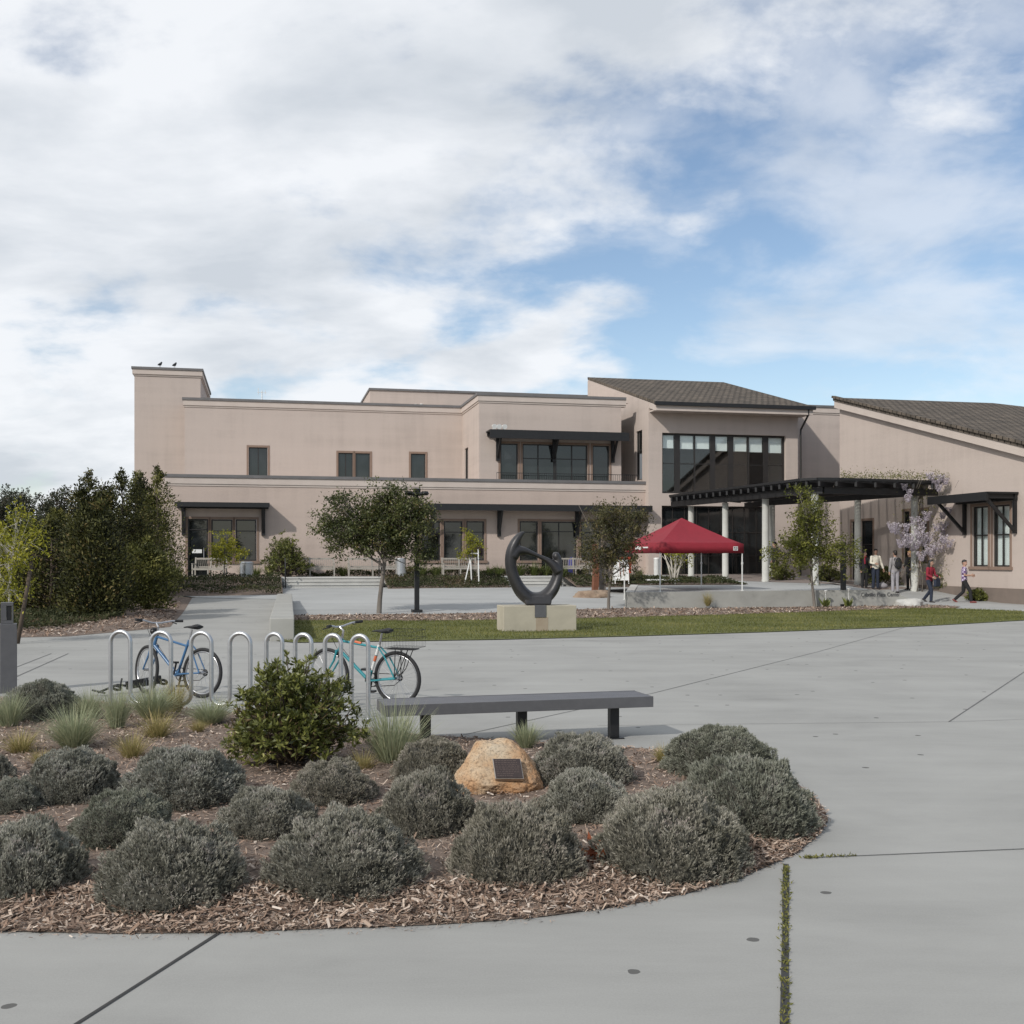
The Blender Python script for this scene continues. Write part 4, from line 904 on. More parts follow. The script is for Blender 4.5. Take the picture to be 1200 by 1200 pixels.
# ------------------------------------------------------------------ bollard light
gx, gy = G(20, 812); BT = thing('bollard_light', 'square grey bollard light with dark lamp opening at the left edge', 'bollard', (gx, gy, 0), R(24))
m = MB(); m.box(-.21, -.0, 0, .2, -.02, .93); m.box(-.30, -.225, .02, .17, -.02, .9); m.build('post', M['grey_metal'], BT, bevel=.006)
m = MB()
m.box(-.20, -.045, .02, .18, .931, .975); m.box(-.20, -.045, .02, .18, 1.17, 1.215)
for a, b in ((-.20, .02), (-.065, .02), (-.20, .16), (-.065, .16)): m.box(a, a+.02, b, b+.02, .975, 1.17)
m.box(-.20, -.13, .021, .179, .976, 1.169); m.build('lamp_head', M['grey_metal'], BT, bevel=.003)
m = MB(); m.box(-.128, -.07, .03, .17, .98, 1.165); m.build('lamp_lens', M['black'], BT)
# ------------------------------------------------------------------ serpentine bike racks
def rack(label, legs, h, R0, base):
    """legs: x positions along the rack; tops join pairs 0-1, 2-3..; bottoms join 1-2, 3-4.."""
    (ax, ay), (bx, by) = base; d = Vector((bx-ax, by-ay, 0)); Lr = d.length; d.normalize(); o = thing('bike_rack', label, 'bike rack', (ax, ay, 0), math.atan2(d.y, d.x), 'serpentine bike racks')
    P = [(legs[0], 0, 0)]
    for i in range(len(legs)-1):
        a, b = legs[i], legs[i+1]; r_ = (b-a)/2; c = (a+b)/2
        for k in range(13):
            t_ = math.pi*k/12
            P.append((c-r_*math.cos(t_), 0, h-R0-r_+r_*math.sin(t_)) if i % 2 == 0 else (c-r_*math.cos(t_), 0, .10+r_-r_*math.sin(t_)))
    P.append((legs[-1], 0, 0)); m_ = MB(); m_.tube(P, R0, 12); m_.build('tube', M['galv'], o, auto=True)
    m_ = MB()
    for x in (legs[0], legs[-1]): m_.lathe([(.07, .004), (.07, .014), (.035, .02)], 16, (x, 0, 0))
    m_.build('base_plate', M['galv'], o); return o
A0, A1 = (-4.76, 13.16), (-3.02, 12.82); dl = .0
rack('bent galvanised steel bike rack at the left, holding the blue bicycle', [0, .255, .52, .775, 1.03, 1.285, 1.515, 1.77], .965, .025, (A0, A1))
rack('bent galvanised steel bike rack nearer the bench, holding the teal bicycle', [0, .205, .37, .575, .745, .945, 1.075, 1.28], .965, .025, ((-2.83, 12.78), (-1.6, 12.40)))
# ------------------------------------------------------------------ bicycles
def bicycle(label, rear, head, frame, accent, steer, rackb, wheel_r=.325, wb=1.04, lean=0, diamond=True):
    o = thing('bicycle', label, 'bicycle', (rear[0], rear[1], 0), head); o.rotation_euler = (lean, 0, head)
    r_ = wheel_r; BBp = Vector((.42, 0, .285)); seat = Vector((.25, 0, .74)); sp0 = Vector((.21, 0, .88)); ht = Vector((.80, 0, .80)); hb = Vector((.845, 0, .655)); rh = Vector((0, 0, r_)); fh = Vector((wb, 0, r_))
    m_ = MB(); tt = Vector((.27, 0, .66)) if not diamond else seat-Vector((0, 0, .04))
    m_.tube([BBp, seat], .018, 10); m_.tube([ht-Vector((-.01, 0, .03)), tt], .016, 10); m_.tube([hb, BBp], .021, 10); m_.tube([ht, hb], .022, 10)
    for s_ in (-1, 1):
        m_.tube([BBp+Vector((0, s_*.04, 0)), Vector((.30, s_*.05, .30)), rh+Vector((0, s_*.065, 0))], .011, 8); m_.tube([seat+Vector((0, s_*.025, -.03)), Vector((.15, s_*.05, .60)), rh+Vector((0, s_*.065, 0))], .010, 8)
    m_.tube([BBp-Vector((0, .04, 0)), BBp+Vector((0, .04, 0))], .026, 10); fo = m_.build('frame', frame, o, auto=True)
    if accent:
        m_ = MB(); m_.tube([ht.lerp(tt, .30), ht.lerp(tt, .52)], .0175, 10); m_.tube([BBp.lerp(seat, .55), BBp.lerp(seat, .70)], .0195, 10); m_.build('decal', accent[0], fo)
        m_ = MB(); m_.tube([BBp.lerp(seat, .72), BBp.lerp(seat, 1.0)], .0195, 10); m_.tube([BBp.lerp(seat, .3), BBp.lerp(seat, .54)], .0193, 10); m_.build('painted_band', accent[1], fo)
    piv = Vector((.82, 0, 0)); Rz = Matrix.Translation(piv) @ Matrix.Rotation(steer, 4, 'Z') @ Matrix.Translation(-piv); Tz = lambda p: Rz @ Vector(p)
    def wheel(c, ax):
        m1 = MB(); m1.torus(c, ax, r_-.022, .023, 44, 9); w_ = m1.build('tyre', M['rubber'], None, smooth=True)
        e = empty('wheel'); e.parent = o; w_.parent = e
        m2 = MB(); m2.torus(c, ax, r_-.052, .011, 44, 8); m2.build('rim', M['alloy'], e, smooth=True)
        m3 = MB(); x = ax.orthogonal().normalized(); y = ax.cross(x)
        m3.tube([c-ax*.045, c+ax*.045], .02, 10)
        for k in range(28):
            a = 2*math.pi*k/28; p = c+(x*math.cos(a)+y*math.sin(a))*(r_-.055); a2 = a+(.55 if k % 4 < 2 else -.55)
            m3.tube([c+ax*(.03 if k % 2 else -.03)+(x*math.cos(a2)+y*math.sin(a2))*.022, p], .0013, 4, cap=False)
        m3.build('spoke', M['alloy'], e); return e
    wheel(rh, Vector((0, 1, 0))); ax2 = (Matrix.Rotation(steer, 3, 'Z') @ Vector((0, 1, 0))); wheel(Tz(fh), ax2)
    m_ = MB()
    for s_ in (-1, 1): m_.tube([Tz((.855, s_*.05, .64)), Tz((.90, s_*.055, .52)), Tz((wb, s_*.055, r_))], [.016, .014, .010], 8)
    m_.tube([Tz((.855, -.06, .645)), Tz((.855, .06, .645))], .018, 8); m_.build('fork', frame, o, auto=True)
    m_ = MB(); m_.tube([Tz((.80, 0, .80)), Tz((.775, 0, .90)), Tz((.83, 0, .945))], .014, 8)
    m_.tube([Tz((.755, -.30, .985)), Tz((.80, -.2, .98)), Tz((.835, -.06, .95)), Tz((.835, .06, .95)), Tz((.80, .2, .98)), Tz((.755, .30, .985))], .012, 8)
    hbo = m_.build('handlebar', M['alloy'], o, auto=True); m_ = MB()
    for s_ in (-1, 1):
        m_.tube([Tz((.74, s_*.335, .987)), Tz((.775, s_*.235, .983))], .018, 8); m_.tube([Tz((.80, s_*.21, .965)), Tz((.85, s_*.30, .945))], .007, 6)
    m_.build('grip', M['rubber'], hbo)
    m_ = MB(); m_.tube([Tz((.84, .1, .95)), Tz((.93, .07, .86)), Tz((.9, .02, .72)), Tz((.86, .02, .66))], .0035, 6); m_.tube([Tz((.84, -.1, .95)), Tz((.95, -.05, .84)), (.84, -.02, .70), (.6, -.02, .45)], .0035, 6); m_.build('brake_cable', M['black'], o)
    m_ = MB(); m_.tube([seat-Vector((.0, 0, .03)), sp0], .0135, 8); m_.build('seat_post', M['alloy'], o)
    m_ = MB(); m_.tube([(.34, 0, .905), (.28, 0, .912), (.20, 0, .91), (.12, 0, .917), (.07, 0, .918)], [.018, .030, .052, .085, .06], 12, ell=([.42, .42, .45, .42, .3], (0, 0, 1))); m_.build('saddle', M['rubber'], o, auto=True)
    m_ = MB(); m_.torus(BBp-Vector((0, .06, 0)), (0, 1, 0), .085, .006, 28, 6)
    for k in range(5):
        a = k*1.2566; m_.bar(BBp-Vector((0, .06, 0)), BBp+Vector((math.cos(a)*.082, -.06, math.sin(a)*.082)), .016, .006)
    m_.bar(BBp+Vector((0, -.075, 0)), BBp+Vector((.05, -.085, -.16)), .02, .014); m_.bar(BBp+Vector((0, .07, 0)), BBp+Vector((-.05, .085, .16)), .02, .014)
    m_.tube([BBp+Vector((0, -.06, .085)), rh+Vector((0, -.05, .04))], .005, 6); m_.tube([BBp+Vector((0, -.06, -.085)), (.08, -.05, r_-.10), rh+Vector((0, -.05, -.04))], .005, 6)
    m_.torus(rh-Vector((0, .05, 0)), (0, 1, 0), .035, .012, 18, 6); ck = m_.build('crankset', M['frame'], o)
    m_ = MB(); m_.box(.42, .52, -.17, -.09, .115, .14); m_.box(.32, .42, .09, .17, .435, .46); m_.build('pedal', M['black'], ck)
    if rackb:
        m_ = MB(); z = .70
        for y in (-.06, -.02, .02, .06): m_.tube([(.10, y, z), (-.28, y, z)], .006, 6)
        for x in (.1, -.05, -.28): m_.tube([(x, -.065, z), (x, .065, z)], .006, 6)
        for s_ in (-1, 1):
            for x in (-.02, -.12, -.2): m_.tube([(x, s_*.065, z), (lerp(x, 0, .6), s_*.075, .45), (0, s_*.075, r_+.02)], .0055, 6)
        rk = m_.build('luggage_rack', M['black'], o); m_ = MB()
        for z2 in (.72, .84, .93):
            m_.tube([(.10, -.16, z2), (-.32, -.16, z2), (-.32, .16, z2), (.10, .16, z2)], .0022, 5, closed=True)
        for k in range(11):
            x = .10-.042*k
            for s_ in (-1, 1): m_.tube([(x, s_*.16, .93), (x, s_*.16, .715)], .0011, 4)
        for k in range(8):
            y = -.14+.04*k; m_.tube([(-.32, y, .93), (-.32, y, .715), (.10, y, .715)], .0011, 4)
        m_.build('wire_basket', M['black'], rk)
    else:
        m_ = MB(); m_.ball((.86, 0, .84), (.055, .06, .05), 12, 8); m_.build('headlamp', M['black'], o)
    return o
M['bikeblue'] = pm('blue_bike_paint', (.05, .14, .27), (.035, .10, .21), 9, .3)
M['teal'] = pm('teal_bike_paint', (.03, .24, .27), (.02, .19, .22), 9, .3)
M['bikewhite'] = pm('white_bike_paint', (.70, .69, .67), (.6, .6, .58), 9, .35)
M['decal'] = pm('orange_decal', (.60, .16, .07), (.5, .12, .05), 9, .4)
hd = R(180-27)
M['wire'] = M['black']
bicycle('blue bicycle with black saddle leaning in the left bike rack', (-4.02, 14.35), hd+R(1), M['bikeblue'], None, R(-20), False, .325, diamond=False, lean=R(4))
bicycle('teal bicycle with orange decals and a wire basket over its rear wheel', (-1.40, 13.65), hd+R(1), M['teal'], (M['decal'], M['bikewhite']), R(-6), True, .335, lean=R(-3))
# kick scooter on the ground
kx, ky = G(152, 812); KS = thing('kick_scooter', 'small black kick scooter lying on the pavement under the blue bicycle', 'scooter', (kx, ky, 0), R(28))
m = MB(); m.bar((-.05, 0, .10), (.42, .05, .16), .05, .11); m.build('deck', M['black'], KS, bevel=.01)
m = MB(); m.tube([(-.05, 0, .10), (-.16, -.02, .12), (-.42, -.18, .05)], .016, 8); m.tube([(-.36, -.30, .05), (-.48, -.07, .07)], .014, 8); m.tube([(-.12, -.02, .12), (-.10, .0, .20)], .012, 8); m.build('handle_bar', M['black'], KS)
for p in ((-.17, -.02, .08), (.44, .05, .12)): m = MB(); m.torus(p, (.3, .5, .8), .055, .018, 20, 8); m.build('wheel', M['rubber'], KS, smooth=True)
# ------------------------------------------------------------------ lamp posts
def lamp(label, x, y, h, head=True):
    z = gl(x, y) if x < 4 else gr(x, y); o = thing('lamp_post', label, 'lamp post', (x, y, z), ANG, 'black lamp posts'); m_ = MB(); m_.box(-.17, .17, -.17, .17, -.02, .10); m_.build('base', M['black'], o, bevel=.01)
    m_ = MB(); m_.box(-.075, .075, -.075, .075, .10, h-.3); m_.build('pole', M['black'], o, bevel=.008)
    if head:
        m_ = MB(); m_.lathe([(.05, h-.32), (.06, h-.25), (.19, h-.24), (.21, h-.18), (.12, h-.13), (.13, h-.02), (.05, h)], 16, (0, 0, 0)); m_.box(-.30, .30, -.05, .05, h-.22, h-.13)
        for s_ in (-1, 1): m_.lathe([(.10, h-.23), (.14, h-.17), (.10, h-.10)], 12, (s_*.26, 0, 0))
        m_.build('lantern', M['black'], o, auto=True)
    return o
lx_, ly_ = G(488.5, 718, .05); lamp('tall black lamp post with a dark lantern rising beside the leafy lawn tree', lx_, ly_, 4.05)
lamp('plain dark post standing at the low wall, its top lost in tree leaves', 11.9, 39.85, 2.6, False)
# ------------------------------------------------------------------ terrace furniture
def garden_bench(u, v, L_, label, rot=0, z=.95):
    x, y = LW(u, v); o = thing('garden_bench', label, 'bench', (x, y, z), ANG+rot, 'weathered wooden garden benches')
    m_ = MB()
    for i in range(5): m_.box(-L_/2, L_/2, -.42+i*.088, -.42+i*.088+.07, .41, .435)
    m_.box(-L_/2, L_/2, -.44, -.40, .34, .405); m_.build('seat', M['teak'], o)
    m_ = MB(); m_.bar((-L_/2, .09, .86), (L_/2, .09, .86), .035, .08); m_.bar((-L_/2, .035, .48), (L_/2, .035, .48), .035, .06); k = int(L_/.095)
    for i in range(k):
        x_ = -L_/2+.09+(L_-.18)*i/(k-1); m_.bar((x_, .035, .48), (x_, .09, .84), .05, .014, up=(1, 0, 0))
    m_.build('backrest', M['teak'], o)
    for s_ in (-1, 0, 1):
        m_ = MB(); x_ = s_*(L_/2-.03); m_.bar((x_, .0, 0), (x_, .0, .42), .055, .055, up=(0, 1, 0)); m_.bar((x_, 0, .42), (x_, .10, .92), .055, .05, up=(0, 1, 0)); m_.bar((x_, -.42, 0), (x_, -.42, .62 if s_ else .4), .055, .055, up=(0, 1, 0))
        m_.build('leg', M['teak'], o)
        if s_: m_ = MB(); m_.bar((x_, -.47, .63), (x_, .03, .63), .06, .035); m_.build('armrest', M['teak'], o)
    return o
garden_bench(U(363, -1.0), -1.0, 2.35, 'weathered wooden bench beside the dark round shrub at the facade')
garden_bench(U(436, -1.0), -1.0, 2.35, 'weathered wooden bench half hidden behind the leafy lawn tree')
garden_bench(U(538, -1.2), -1.2, 1.75, 'short weathered wooden bench below the window group, behind the staked sapling')
garden_bench(U(672, -1.2), -1.2, 1.75, 'weathered wooden bench beside the rusty post, with a blue bag behind it')
garden_bench(U(247, -2.6), -2.6, 1.5, 'weathered wooden bench before the signed glass door, beside the yellow sapling', R(-14))
def can(u, v, r_, h, label, mat, z=.95, name='trash_can', cat='trash can', group=None):
    x, y = LW(u, v); o = thing(name, label, cat, (x, y, z), 0, group); m_ = MB(); m_.lathe([(r_*.9, 0), (r_*.92, .05), (r_, .07), (r_, h-.08), (r_*1.04, h-.07), (r_*1.04, h-.03)], 24); m_.build('body', mat, o, auto=True)
    m_ = MB(); m_.lathe([(r_*1.02, h-.029), (r_*.95, h), (r_*.55, h+.02)], 24); m_.build('lid', mat, o, auto=True); return o
can(U(469.5, -1.3), -1.3, .26, .88, 'tall silver trash can beside the lamp post', M['galv'], group='silver trash cans')
can(U(289, -3.9), -3.9, .30, .72, 'stubby silver trash can at the edge of the low hedge', M['galv'], group='silver trash cans')
can(U(769.5, -1.4), -1.4, .15, .95, 'white cylindrical post bin beside the glass entrance', M['white'], z=.9, name='post_bin', cat='bin')
bx2, by2 = LW(U(669.5, -.6), -.6); bg_ = thing('shoulder_bag', 'blue upright bag standing behind the bench by the rusty post', 'bag', (bx2, by2, .95)); m = MB(); m.box(-.17, .17, -.12, .12, 0, .82); m.build('body', M['blue'], bg_, bevel=.06, seg=3); m = MB(); m.torus((0, 0, .84), (0, 1, 0), .09, .014, 18, 6); m.build('handle', M['blue'], bg_)
# newspaper box, sign board, posts, boulder in the plaza
wx_, wy_ = 4.72, 46.6; z = gR(wx_, wy_)
NB = thing('newspaper_box', 'orange-red newspaper box beside the white sign board', 'newspaper box', (wx_, wy_, z+.1), R(8)); m = MB(); m.box(-.25, .25, -.2, .2, .35, .86); m.prism([(-.25, -.2, .861), (.25, -.2, .861), (.25, .2, .861), (.25, .2, 1.02), (.25, -.16, 1.02), (-.25, -.16, 1.02)][:3] + [(-.25, .2, .861)], (0, 0, .16)); m.build('cabinet', M['orange'], NB, bevel=.015)
m = MB(); m.box(-.14, .14, -.215, -.203, .5, .74); m.build('window_card', M['white'], NB); m = MB(); m.box(-.18, .18, -.17, .17, -.1, .35); m.build('pedestal_base', M['rust'], NB)
wx_, wy_ = 4.45, 45.4; SBo = thing('sign_board', 'white sandwich board sign standing left of the orange-red newspaper box', 'sign', (wx_, wy_, gR(wx_, wy_)+.05), R(6))
for s_ in (-1, 1):
    m = MB(); m.prism([(-.30, s_*.22, .14), (.30, s_*.22, .14), (.30, s_*.03, .98), (-.30, s_*.03, .98)], (0, s_*.02, 0)); pa = m.build('panel', M['white'], SBo)
    if s_ < 0:
        m = MB()
        for k, (a, b) in enumerate(((-.2, -.15), (.0, .10))):
            x0 = (-.08, .06)[k]; m.prism([(x0, -.232, .34), (x0+(.03, .06)[k], -.232, .34), (x0+(.03, .06)[k], -.085, .88), (x0, -.085, .88)], (0, -.012, 0))
        m.build('lettering', M['rust'], pa)
m = MB()
for x in (-.28, .28):
    for s_ in (-1, 1): m.bar((x, s_*.25, 0), (x, s_*.21, .16), .03, .03)
m.build('feet', M['white'], SBo)
def post(name, label, cat, px, Z, w_, h, mat, bend=0):
    x = (px-600)/F*Z; z_ = gl(x, Z); m_ = MB(); k = 8; o = thing(name, label, cat, (x, Z, z_), R(15))
    pts_ = [(bend*math.sin(i/k*2.5), 0, h*i/k-.05) for i in range(k+1)]
    for i in range(k): m_.bar(pts_[i], pts_[i+1], w_*(1-.2*i/k), w_*.8)
    m_.build('shaft', mat, o); return o
post('steel_pillar', 'rusty brown steel pillar behind the thin lawn tree', 'pillar', 697, 46, .27, 2.1, M['rust'], .05)
post('stone_pillar', 'grey rough stone pillar right beside the rusty steel pillar', 'pillar', 706, 46.3, .24, 1.7, M['greystone'])
def rock(name, label, x, y, z_, rx, ry, rz, mat, seed):
    bm_ = bmesh.new(); bmesh.ops.create_icosphere(bm_, subdivisions=4, radius=1)
    for v_ in bm_.verts:
        p_ = v_.co; n_ = noise.fractal(p_*1.6+Vector((seed, 2, 1)), 1, 2, 4)*.22; q_ = p_*(1+n_); q_.z = max(-.25, min(q_.z, .72+.1*p_.x)); v_.co = Vector((q_.x*rx, q_.y*ry, q_.z*rz))
    me_ = bpy.data.meshes.new(name); bm_.to_mesh(me_); bm_.free(); me_.materials.append(mat); me_.set_sharp_from_angle(angle=R(25))
    o_ = bpy.data.objects.new(name, me_); COL.objects.link(o_); o_.location = (x, y, z_); tag(o_, label, 'boulder'); return o_
rock('landscape_boulder', 'flat tan sandstone boulder on the plaza at the thin lawn tree', 3.15, 43.4, .28, .72, .5, .40, M['stone'], 3)
rock('landscape_boulder', 'pale rounded rock at the end of the lettered wall', 14.35, 40.2, .1, .5, .4, .36, M['ctop'], 8)
WS = thing('slab_bench', 'low white slab bench under the red tent', 'bench', (6.15, 45.4, gR(6.15, 45.4)), R(6)); m = MB(); m.box(-.65, .65, -.2, .2, .17, .23); m.build('seat', M['white'], WS, bevel=.01)
for x in (-.5, .5): m = MB(); m.box(x-.05, x+.05, -.15, .15, -.03, .17); m.build('support', M['cwall'], WS)
def rail(label, pts_):
    o = thing('handrail', label, 'handrail', pts_[0][0]); m_ = MB(); b0 = Vector(pts_[0][0])
    top_ = [Vector((p[0], p[1], p[2]+.88))-b0 for p, in [(q_[0],) for q_ in pts_]]; m_.tube(top_, .026, 8); m_.build('rail', M['black'], o)
    for p in pts_: m_ = MB(); q_ = Vector(p[0])-b0; m_.tube([q_-Vector((0, 0, .03)), q_+Vector((0, 0, .88))], .024, 8); m_.build('post', M['black'], o)
for label, u in (('black steel handrail at the left end of the terrace steps', uL+.12), ('black steel handrail at the right end of the left steps, beside the low hedge', uM0-.15), ('black steel handrail at the steps seen through the ring sculpture', uS2-.25)):
    a = LW(u, -5.1); b = LW(u, -4.0); rail(label, [((*a, .5),), ((*b, .95),)])
# two birds on the tower
for px, lab in ((187.5, 'left of two small dark birds perched on the tower roof'), (204.5, 'right of two small dark birds perched on the tower roof')):
    x, y = LW(U(px, 8.05), 8.05); b = thing('bird', lab, 'bird', (x, y, ZTW), R(70), 'birds on the tower'); m = MB(); m.tube([(-.20, 0, .12), (-.08, 0, .16), (.03, 0, .20), (.10, 0, .27), (.14, 0, .31), (.19, 0, .31)], [.015, .06, .08, .055, .045, .006], 10)
    for s_ in (-1, 1): m.tube([(.0, s_*.03, .14), (.01, s_*.03, 0)], .008, 5)
    m.build('body', M['black'], b, auto=True)
# ------------------------------------------------------------------ lavender mounds
def bumpy(d):   # lumpy dome radius for unit directions (n,3)
    return np.array([1 + .15*noise.noise(Vector(v)*2.2+LSEED) + .13*noise.noise(Vector(v)*5.5+LSEED*2) + .07*noise.noise(Vector(v)*12+LSEED*2) for v in d])
def lav_variant(i):
    global LSEED; LSEED = Vector((i*7.3+1.1, i*3.1, i*1.7))
    n = 9000; d = rnd_dir(n*2); d = d[d[:, 2] > -.22]; hole = np.array([noise.noise(Vector(v)*3.4+LSEED*5) for v in d]); d = d[(hole < .40) | (RS.uniform(0, 1, len(d)) < .5)][:n]; n = len(d)
    r = bumpy(d)
    d2 = d.copy(); P0 = d2*r[:, None]
    ax = nrm(d*.8 + np.array([[0, 0, .6]]) + rnd_dir(n)*.42)
    ln = RS.uniform(.05, .11, n)
    V_, T_ = [], []
    base = P0 - ax*(ln*.75)[:, None]
    tone = np.clip(.46+.30*np.array([noise.noise(Vector(v)*3.1+LSEED*3) for v in d])*1.6+RS.normal(0, .10, n), 0, 1)
    for k in range(6):
        sp = rnd_dir(n); D = nrm(ax + sp*(.22+.10*k*.6)); st = base + ax*(ln*(.12*k))[:, None]
        v, _ = leaf_arrays(st, D, ln*RS.uniform(.45, .8, n), RS.uniform(.009, .018, n), .15, .45); V_.append(v); T_.append(np.clip(tone+RS.normal(0, .10, n)+(.05*k-.15), 0, 1))
    # a few long dry flower stalks
    q = RS.choice(n, 70); D = nrm(ax[q]+rnd_dir(70)*.35); v, _ = leaf_arrays(P0[q]-D*.05, D, RS.uniform(.08, .15, 70), np.full(70, .006), .1, .5); V_.append(v); T_.append(np.full(70, 1.0))
    v = np.concatenate(V_); v[:, 2] = np.maximum(v[:, 2], -.05)
    return v, np.arange(len(v)).reshape(-1, 4), np.concatenate(T_)
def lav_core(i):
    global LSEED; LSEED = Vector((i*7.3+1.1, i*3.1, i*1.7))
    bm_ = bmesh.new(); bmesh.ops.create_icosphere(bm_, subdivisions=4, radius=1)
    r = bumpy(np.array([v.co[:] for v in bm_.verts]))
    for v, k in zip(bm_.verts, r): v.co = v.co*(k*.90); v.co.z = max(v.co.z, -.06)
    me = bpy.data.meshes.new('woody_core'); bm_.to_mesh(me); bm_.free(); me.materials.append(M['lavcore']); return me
LV = []
for i in range(5):
    v, f, tt = lav_variant(i); o = np_obj('foliage', v, f, M['lav'], None, tt); LV.append((o.data, lav_core(i))); bpy.data.objects.remove(o)
LAV = [  # cx, base y, width, top y, label
 (50, 852, 96, 797, 'lavender mound farthest back, between the grey bollard light and the blue-green grass tuft'),
 (85, 951, 124, 877, 'lavender mound just in front of the large blue-green grass tuft at the left'),
 (217, 958, 150, 874, 'broad lavender mound on the open mulch left of the leafy green bush'),
 (145, 1003, 122, 926, 'lavender mound wedged between the second-row mound and the front-left mound'),
 (12, 962, 76, 913, 'small lavender mound cut by the left edge, in the second row'),
 (26, 1064, 150, 960, 'large front-row lavender mound cut by the left edge of the photo'),
 (203, 1075, 182, 961, 'large rounded front-row lavender mound, nearest to the diagonal pavement joint'),
 (314, 995, 122, 921, 'mid-row lavender mound below the leafy green bush'),
 (389, 953, 106, 889, 'small lavender mound at the foot of the leafy green bush'),
 (403, 1063, 192, 951, 'widest front-row lavender mound, below the leafy green bush'),
 (500, 988, 122, 901, 'lavender mound touching the lower left side of the boulder'),
 (508, 927, 104, 864, 'lavender mound behind the left shoulder of the boulder, under the bench'),
 (605, 1047, 160, 937, 'front-row lavender mound directly in front of the boulder'),
 (680, 934, 128, 859, 'lavender mound behind the right shoulder of the boulder, under the bench'),
 (686, 978, 116, 902, 'lavender mound touching the right side of the boulder'),
 (786, 1037, 186, 922, 'big front-row lavender mound at the right, beside the orange dead leaves'),
 (843, 921, 142, 850, 'lavender mound farthest right and back, at the rounded bed end'),
 (873, 988, 168, 884, 'lavender mound at the rounded right end of the bed, before the paving'),
 (-8, 922, 52, 885, 'sliver of a lavender mound at the left edge, above the second row'),
]
for i, (cx, yb, w_, yt, lab) in enumerate(LAV):
    Zf = EYE*F/(yb-HY); r_ = w_/2/F*Zf; Zc = Zf/(1-w_/2/F*.80); r_ = w_/2/F*Zc*.94; h = EYE-(yt-HY)/F*Zc; x = (cx-CX)/F*Zc
    me, core = LV[i % 5]; o = thing('lavender_mound', lab, 'lavender', (x, Zc, .02), random.uniform(0, 6.28), 'grey-green lavender mounds')
    for nm, m_ in (('foliage', me), ('woody_core', core)):
        c = bpy.data.objects.new(nm, m_); COL.objects.link(c); c.parent = o
    o.scale = (r_*1.0, r_*1.0, max(.2, (h-.02)*.96))
# ------------------------------------------------------------------ grass tufts
def tuft_mesh(n, spread, mat, droop, seed):
    rs = np.random.RandomState(seed); a = rs.uniform(0, 6.28, n); rr_ = .16*np.sqrt(rs.uniform(0, 1, n)); P = np.column_stack([rr_*np.cos(a), rr_*np.sin(a), np.zeros(n)])
    tl = rs.beta(1.1, 1.9, n)*spread; a2 = a + rs.normal(0, .5, n); D = np.column_stack([np.sin(tl)*np.cos(a2), np.sin(tl)*np.sin(a2), np.cos(tl)])
    v, f, sg = blade_arrays(P, D, rs.uniform(.5, 1.1, n), rs.uniform(.009, .018, n), rs.uniform(.1, droop, n))
    o = np_obj('tuft', v, f, mat, None, np.repeat(np.clip(rs.normal(.5, .22, n), 0, 1), sg)); m_ = o.data; bpy.data.objects.remove(o); return m_
TB = [tuft_mesh(950, 1.0, M['fescue'], .8, 1), tuft_mesh(850, .9, M['fescue'], .5, 2)]; TSm = [tuft_mesh(480, 1.0, M['straw'], .8, 3), tuft_mesh(420, .85, M['straw'], .6, 4)]
TUFTS = [(87, 886, 74, 824, 0, 'bushy blue-green grass tuft in front of the farthest lavender mound'), (137, 862, 46, 806, 0, 'upright blue-green grass tuft left of the blue bicycle front wheel'), (178, 850, 66, 800, 0, 'wide pale grass tuft under the blue bicycle front wheel'), (205, 842, 50, 796, 1, 'brownish grass tuft under the blue bicycle pedals'), (184, 874, 54, 832, 1, 'yellow-green grass tuft in front of the wide pale tuft'), (155, 898, 54, 858, 1, 'straw-coloured low grass tuft above the second lavender row'), (246, 856, 62, 817, 0, 'low green grass tuft left of the leafy green bush'), (10, 862, 48, 812, 0, 'pale grass tuft at the foot of the grey bollard light'), (24, 892, 52, 855, 1, 'yellowish grass tuft at the left edge above the lavender'), (460, 905, 92, 826, 0, 'big spiky grass tuft covering the left end of the bench'), (425, 912, 40, 880, 1, 'dry brown grass tuft at the foot of the big spiky tuft'), (617, 884, 44, 848, 0, 'thin grass tuft behind the boulder by the middle bench post'), (777, 902, 34, 872, 1, 'small dry grass tuft left of the farthest right lavender'), (48, 905, 40, 880, 1, 'sparse yellow grass tuft beside the left lavender row'), (105, 852, 40, 805, 0, 'slim pale grass tuft left of the first bike rack leg'), (232, 1049-1049+866, 30, 845, 1, 'tiny dry grass tuft on the open mulch by the green bush')]
for i, (cx, yb, w_, yt, kd, lab) in enumerate(TUFTS):
    Z = EYE*F/(yb-4-HY); x = (cx-CX)/F*Z; h = EYE-(yt-HY)/F*Z; o = bpy.data.objects.new('grass_tuft', (TSm if kd else TB)[i % 2]); COL.objects.link(o)
    o.location = (x, Z, .02); o.rotation_euler = (0, 0, random.uniform(0, 6.28)); s_ = w_/F*Z*.80; o.scale = (s_, s_, max(.18, h*1.15)); tag(o, lab, 'grass', 'ornamental grass tufts')
bxg = 8.55*.0; gx_ = (830-600)/F*38.2; o = bpy.data.objects.new('grass_tuft', TSm[0]); COL.objects.link(o); o.location = (gx_, 38.3, gl(gx_, 38)+.06); o.scale = (.36, .36, .6); tag(o, 'rusty brown grass tuft in front of the retaining wall', 'grass', 'ornamental grass tufts')
